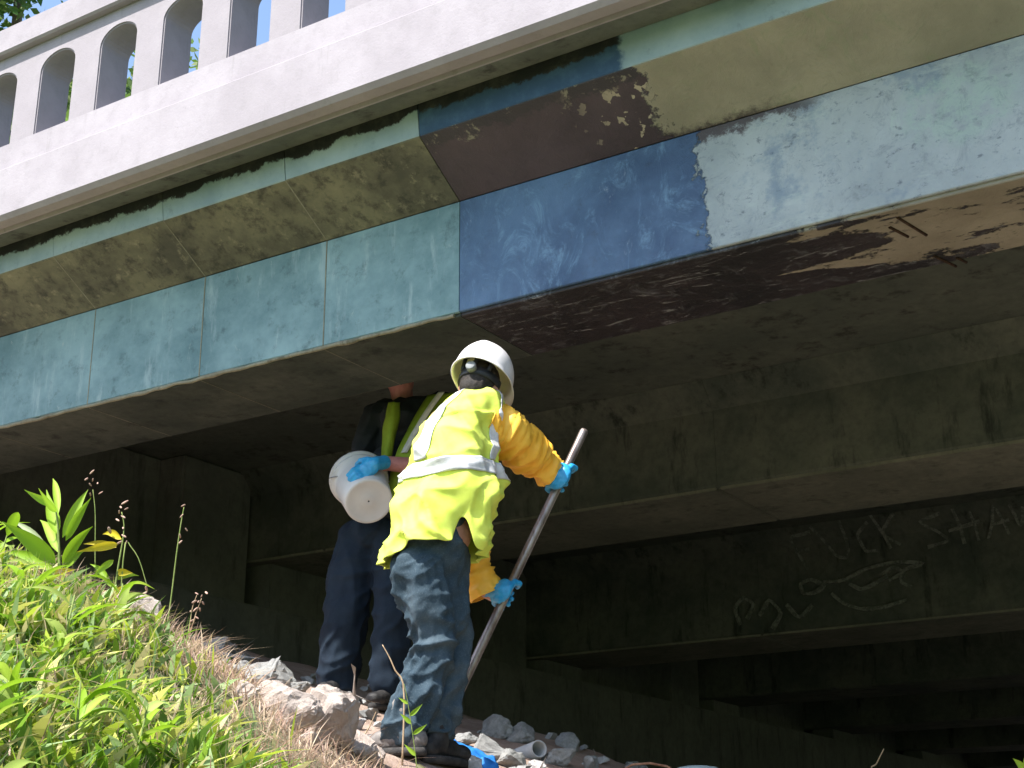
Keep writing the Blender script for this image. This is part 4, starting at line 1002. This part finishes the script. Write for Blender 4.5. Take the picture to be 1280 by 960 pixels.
def plant(name, lab, cat, q, stem, leaves=(), seeds=(), r0=.005, m='stem', group=None):
    pts = [W(a, b, q) for a, b in stem]; root = pts[0]; gzz = gzf(root.x, root.y)
    if root.z > gzz: pts = [Vector((root.x, root.y, gzz - .01))] + pts
    e = empty(name, pts[0]); K = spline([list(p) for p in pts], 14); n_ = len(K)
    v, f = tube([Vector(p) for p in K], [r0 * (1 - .6 * i / n_) for i in range(n_)], 6); pchild('stem', mesh('stem', v, f), M[m], e)
    for (ax_, ay, bx_, by, wpx, col, dq) in leaves:
        pchild('leaf', leaf_mesh('leaf', W(ax_, ay, q), W(bx_, by, q + dq), wpx / FPX * q * .86, col, rr.uniform(-.05, .14), rr.uniform(.2, .4)), M['leaf'], e)
    for (sx, sy, spx) in seeds:
        c = W(sx, sy, q); r = spx / FPX * q; a = rr.uniform(0, 6.28); r *= rr.uniform(.55, 1.0); d = Vector((math.cos(a) * .8, math.sin(a) * .8, .5)).normalized(); o1 = d.orthogonal().normalized()
        pchild('seed_head', mesh('seed_head', *ellipsoid(c, (d * r * 1.7, o1 * r * .6, d.cross(o1) * r * .4), 8, 6)), M['seed'], e)
    tag(e, lab, cat, group); return e
plant('milkweed', 'tall broad-leaved green weed standing above the grass against the dark', 'weed', 4.75, [(70, 790), (74, 740), (74, 690), (72, 655), (70, 640)],
      [(70, 704, 3, 652, 20, G1, -.10), (72, 668, 58, 612, 15, G2, .05), (66, 632, 30, 612, 9, G2, -.05), (78, 672, 110, 612, 12, G2, .06), (82, 676, 114, 622, 11, G1, -.05), (78, 705, 116, 658, 13, G1, -.08),
       (70, 715, 2, 690, 13, G1, .1), (66, 700, 12, 650, 10, (.3, .36, .2), .15), (64, 720, 94, 712, 9, YL, -.05), (72, 690, 50, 650, 12, G2, .12), (76, 712, 104, 690, 12, G1, .1), (72, 735, 20, 728, 12, G2, -.1), (76, 740, 120, 735, 11, G1, .05), (73, 642, 66, 598, 9, G2, .1), (70, 640, 48, 610, 8, G2, -.1)], (), .006)
plant('seed_stalk', 'slim stalk with a pale star of husks rising behind the broad-leaved weed', 'dry stalk', 4.9, [(119, 735), (119, 690), (119, 640), (116, 612)], (), [(115, 590, 3), (108, 599, 3), (116, 600, 3.2), (122, 604, 3), (113, 606, 3), (126, 616, 3.4), (113, 618, 3)], .0028)
plant('goldenrod', 'yellow-leaved weed with reddish husks on a bent stem', 'weed', 4.8, [(140, 765), (146, 720), (151, 690), (154, 672), (155, 655), (152, 640)],
      [(148, 680, 96, 690, 10, YL, -.05), (146, 684, 104, 680, 8, (.5, .4, .04), .05), (152, 674, 128, 668, 9, YL, .05), (142, 700, 115, 722, 8, G2, 0), (146, 715, 166, 716, 9, YL, 0), (144, 724, 174, 720, 7, G2, .05), (140, 735, 112, 705, 8, G1, .05), (138, 745, 170, 728, 8, YL, -.05)],
      [(156, 628, 3.4), (151, 634, 3.2), (158, 636, 3), (149, 640, 3.4), (154, 646, 3), (147, 650, 3), (154, 660, 3.6), (137, 663, 4), (155, 670, 3.8), (158, 678, 3.4), (150, 678, 3.5)], .0036)
plant('seed_stalk', 'drooping thin stem curving away from the yellow-leaved weed', 'dry stalk', 4.8, [(150, 760), (156, 682), (164, 684), (174, 700), (182, 726), (184, 732)], (), [(183, 736, 3.6), (180, 742, 3.2)], .0028)
plant('reed_stalk', 'lone tall straight stalk with a brown tip beside the weathered boulder', 'dry stalk', 5.0, [(208, 792), (215, 740), (221, 690), (227, 650), (230, 634)], (), [(229, 632, 3), (227, 645, 2.6), (233, 662, 3.2), (225, 670, 3.4), (225, 678, 3)], .0036)
plant('seed_stalk', 'feathery purple-grey dry seed stalk at the shade line', 'dry stalk', 5.2, [(232, 835), (236, 800), (244, 770), (252, 748)], (), [(252, 745, 3), (258, 741, 2.6), (248, 752, 3), (254, 754, 2.6), (244, 762, 3), (250, 762, 2.6), (240, 776, 3), (246, 772, 2.6)], .0026, 'drystem')
plant('seed_stalk', 'second dry seed stalk leaning left of the feathery one', 'dry stalk', 5.2, [(226, 830), (236, 790), (240, 762), (246, 744)], (), [(246, 742, 2.6), (243, 752, 2.8), (238, 764, 2.6)], .0024, 'drystem')
plant('leafy_sprout', 'small bright green sprout at the edge of the straw by the rubble', 'weed', 5.0, [(254, 870), (253, 845), (252, 830)],
      [(252, 840, 244, 820, 7, G2, 0), (253, 842, 266, 823, 7, G2, .03), (253, 850, 280, 855, 8, G1, -.03), (252, 846, 252, 818, 7, G2, .05), (252, 852, 232, 840, 7, G1, -.05), (254, 858, 272, 872, 7, G1, -.08)], (), .003)
plant('dry_stick', 'bare twig leaning up against the trouser leg', 'twig', 5.45, [(505, 862), (494, 838), (487, 822), (478, 806)], (), (), .0042, 'drystem')
plant('dry_stick', 'pale broken straw standing upright in the cut grass', 'twig', 4.7, [(175, 830), (178, 800), (184, 772)], (), (), .0065, 'drystem')
plant('weed_stem', 'thin green weed growing up in front of the grey boots', 'weed', 5.1, [(522, 985), (520, 950), (514, 905), (508, 868), (505, 855)], [(514, 905, 500, 892, 5, G1, 0), (512, 895, 528, 880, 5, G1, 0), (510, 880, 498, 872, 4, G2, 0), (516, 918, 534, 905, 5, G1, 0), (520, 945, 505, 930, 5, G2, 0), (521, 955, 545, 972, 6, (.3, .3, .15), 0)], (), .0024)
plant('dry_stick', 'reddish twig poking out of the rubble by the black boot', 'twig', 5.6, [(452, 925), (462, 908), (470, 890)], (), (), .004, 'drystem')
plant('dry_stick', 'thin pale stick rising in the gloom under the bridge', 'twig', 7.5, [(1086, 978), (1096, 954), (1105, 936)], (), (), .006, 'drystem')
plant('leafy_sprout', 'yellow-green leaf tip of a lone weed past the thin pale stick', 'weed', 6.2, [(1286, 1010), (1284, 975), (1282, 952)], [(1284, 968, 1266, 948, 8, G2, 0), (1283, 962, 1284, 938, 8, G2, 0), (1284, 975, 1300, 950, 8, G1, 0)], (), .003)
# low leafy weeds among the grass
rw = random.Random(21); done = 0
proto = []
for s in range(5):
    ms = []
    for i in range(rw.randint(6, 10)):
        a = rw.uniform(0, 6.28); h_ = rw.uniform(.02, .14); L = rw.uniform(.07, .14); b0 = Vector((0, 0, h_)); b1 = b0 + Vector((math.cos(a) * L, math.sin(a) * L, rw.uniform(-.01, .07)))
        ms.append(leaf_mesh('leaf', b0, b1, rw.uniform(.014, .030), rw.choice([G1, G2, (.30, .42, .05), (.36, .46, .12)]), .15, .2, Vector((0, 0, 1))))
    v, f = tube([(0, 0, -.03), (.004, 0, .06), (0, .006, .15)], [.004, .003, .002], 6); sm = mesh('stem', v, f); sm.materials.append(M['stem']); proto.append((sm, ms))
while done < 80:
    x_ = rw.uniform(-5.6, -2.2); y_ = rw.uniform(1.2, 3.7)
    if y_ > edge_y(np.array(x_)) - .4: continue
    e = empty('leafy_weed', (x_, y_, gzf(x_, y_))); e.rotation_euler = (rw.uniform(-.2, .2), rw.uniform(-.2, .2), rw.uniform(0, 6.28)); s = rw.uniform(.7, 1.25); e.scale = (s, s, s)
    sm, ms = proto[done % 5]; sub('stem', sm, M['stem'], e)
    for m_ in ms: sub('leaf', m_, M['leaf'], e)
    tag(e, 'low leafy weed growing among the grass on the sunny bank', 'weed', 'low weeds among the grass'); done += 1
# trees beyond the bridge
M['bark'] = simple('bark', (.10, .08, .06), (.18, .15, .12), 6, .95, .1, .8, .05)
def tree(lab, x_, y_, h_, cr, seed, N=9000):
    r = np.random.RandomState(seed); z0 = gzf(x_, y_); e = empty('tree', (x_, y_, z0)); V_, F_ = [], []
    top = Vector((x_, y_, z0 + h_)); trunk = [Vector((x_, y_, z0 - .2)), Vector((x_ + .2, y_, z0 + h_ * .3)), Vector((x_ - .1, y_ + .2, z0 + h_ * .6)), Vector((x_, y_, z0 + h_ * .93))]
    K = spline([list(p) for p in trunk], 12); V_, F_ = tube([Vector(k_) for k_ in K], [.38 * (1 - .9 * i / 13) for i in range(13)], 10); centres = []
    for i in range(26):
        t = r.uniform(.28, .95); a = r.uniform(0, 6.28); b = Vector(K[int(t * 12)]); Lb = cr * (1.1 - .65 * t) * r.uniform(.6, 1.05)
        tip = b + Vector((math.cos(a) * Lb, math.sin(a) * Lb, Lb * r.uniform(.15, .6))); v, f = tube([b, b.lerp(tip, .5) + ZV * .2, tip], [.12 * (1.1 - t), .07 * (1.1 - t), .02], 6)
        o_ = len(V_); V_ += v; F_ += [tuple(q + o_ for q in k_) for k_ in f]
        for u in (.45, .7, .9, 1.0): centres.append((b.lerp(tip, u), cr * r.uniform(.16, .30)))
    pchild('trunk', mesh('trunk', V_, F_), M['bark'], e)
    idx = r.randint(0, len(centres), N); C = np.array([list(centres[i][0]) for i in idx]); R_ = np.array([centres[i][1] for i in idx])
    d = r.normal(size=(N, 3)); d /= np.linalg.norm(d, axis=1)[:, None]; P = C + d * (R_ * r.uniform(.4, 1, N) ** .6)[:, None]
    u = r.normal(size=(N, 3)); u /= np.linalg.norm(u, axis=1)[:, None]; w_ = np.cross(u, r.normal(size=(N, 3))); w_ /= np.linalg.norm(w_, axis=1)[:, None]; s = r.uniform(.09, .19, N)[:, None]
    vv = np.stack([P - u * s, P + w_ * s * .55, P + u * s, P - w_ * s * .55], 1).reshape(-1, 3); b = np.arange(N) * 4; ff = np.stack([b, b + 1, b + 2, b + 3], -1).tolist()
    cols = np.array([(.10, .18, .03), (.15, .24, .05), (.08, .16, .05), (.22, .28, .09)])[r.randint(0, 4, N)] * r.uniform(.7, 1.3, (N, 1))
    me = mesh('crown', vv, ff); set_col(me, np.repeat(cols, 4, 0)); pchild('crown', me, M['leaf'], e, False); tag(e, lab, 'tree', 'trees beyond the bridge')
tree('tall leafy tree showing above the corner of the bridge railing', -28.5, 20.5, 24, 6.5, 1, 15000)
tree('leafy tree showing through the middle slots of the bridge railing', -21.5, 20, 14.3, 4.6, 2, 11000)
tree('broad tree low behind the end slots of the bridge railing', -26, 22.5, 18, 5.5, 3, 11000)
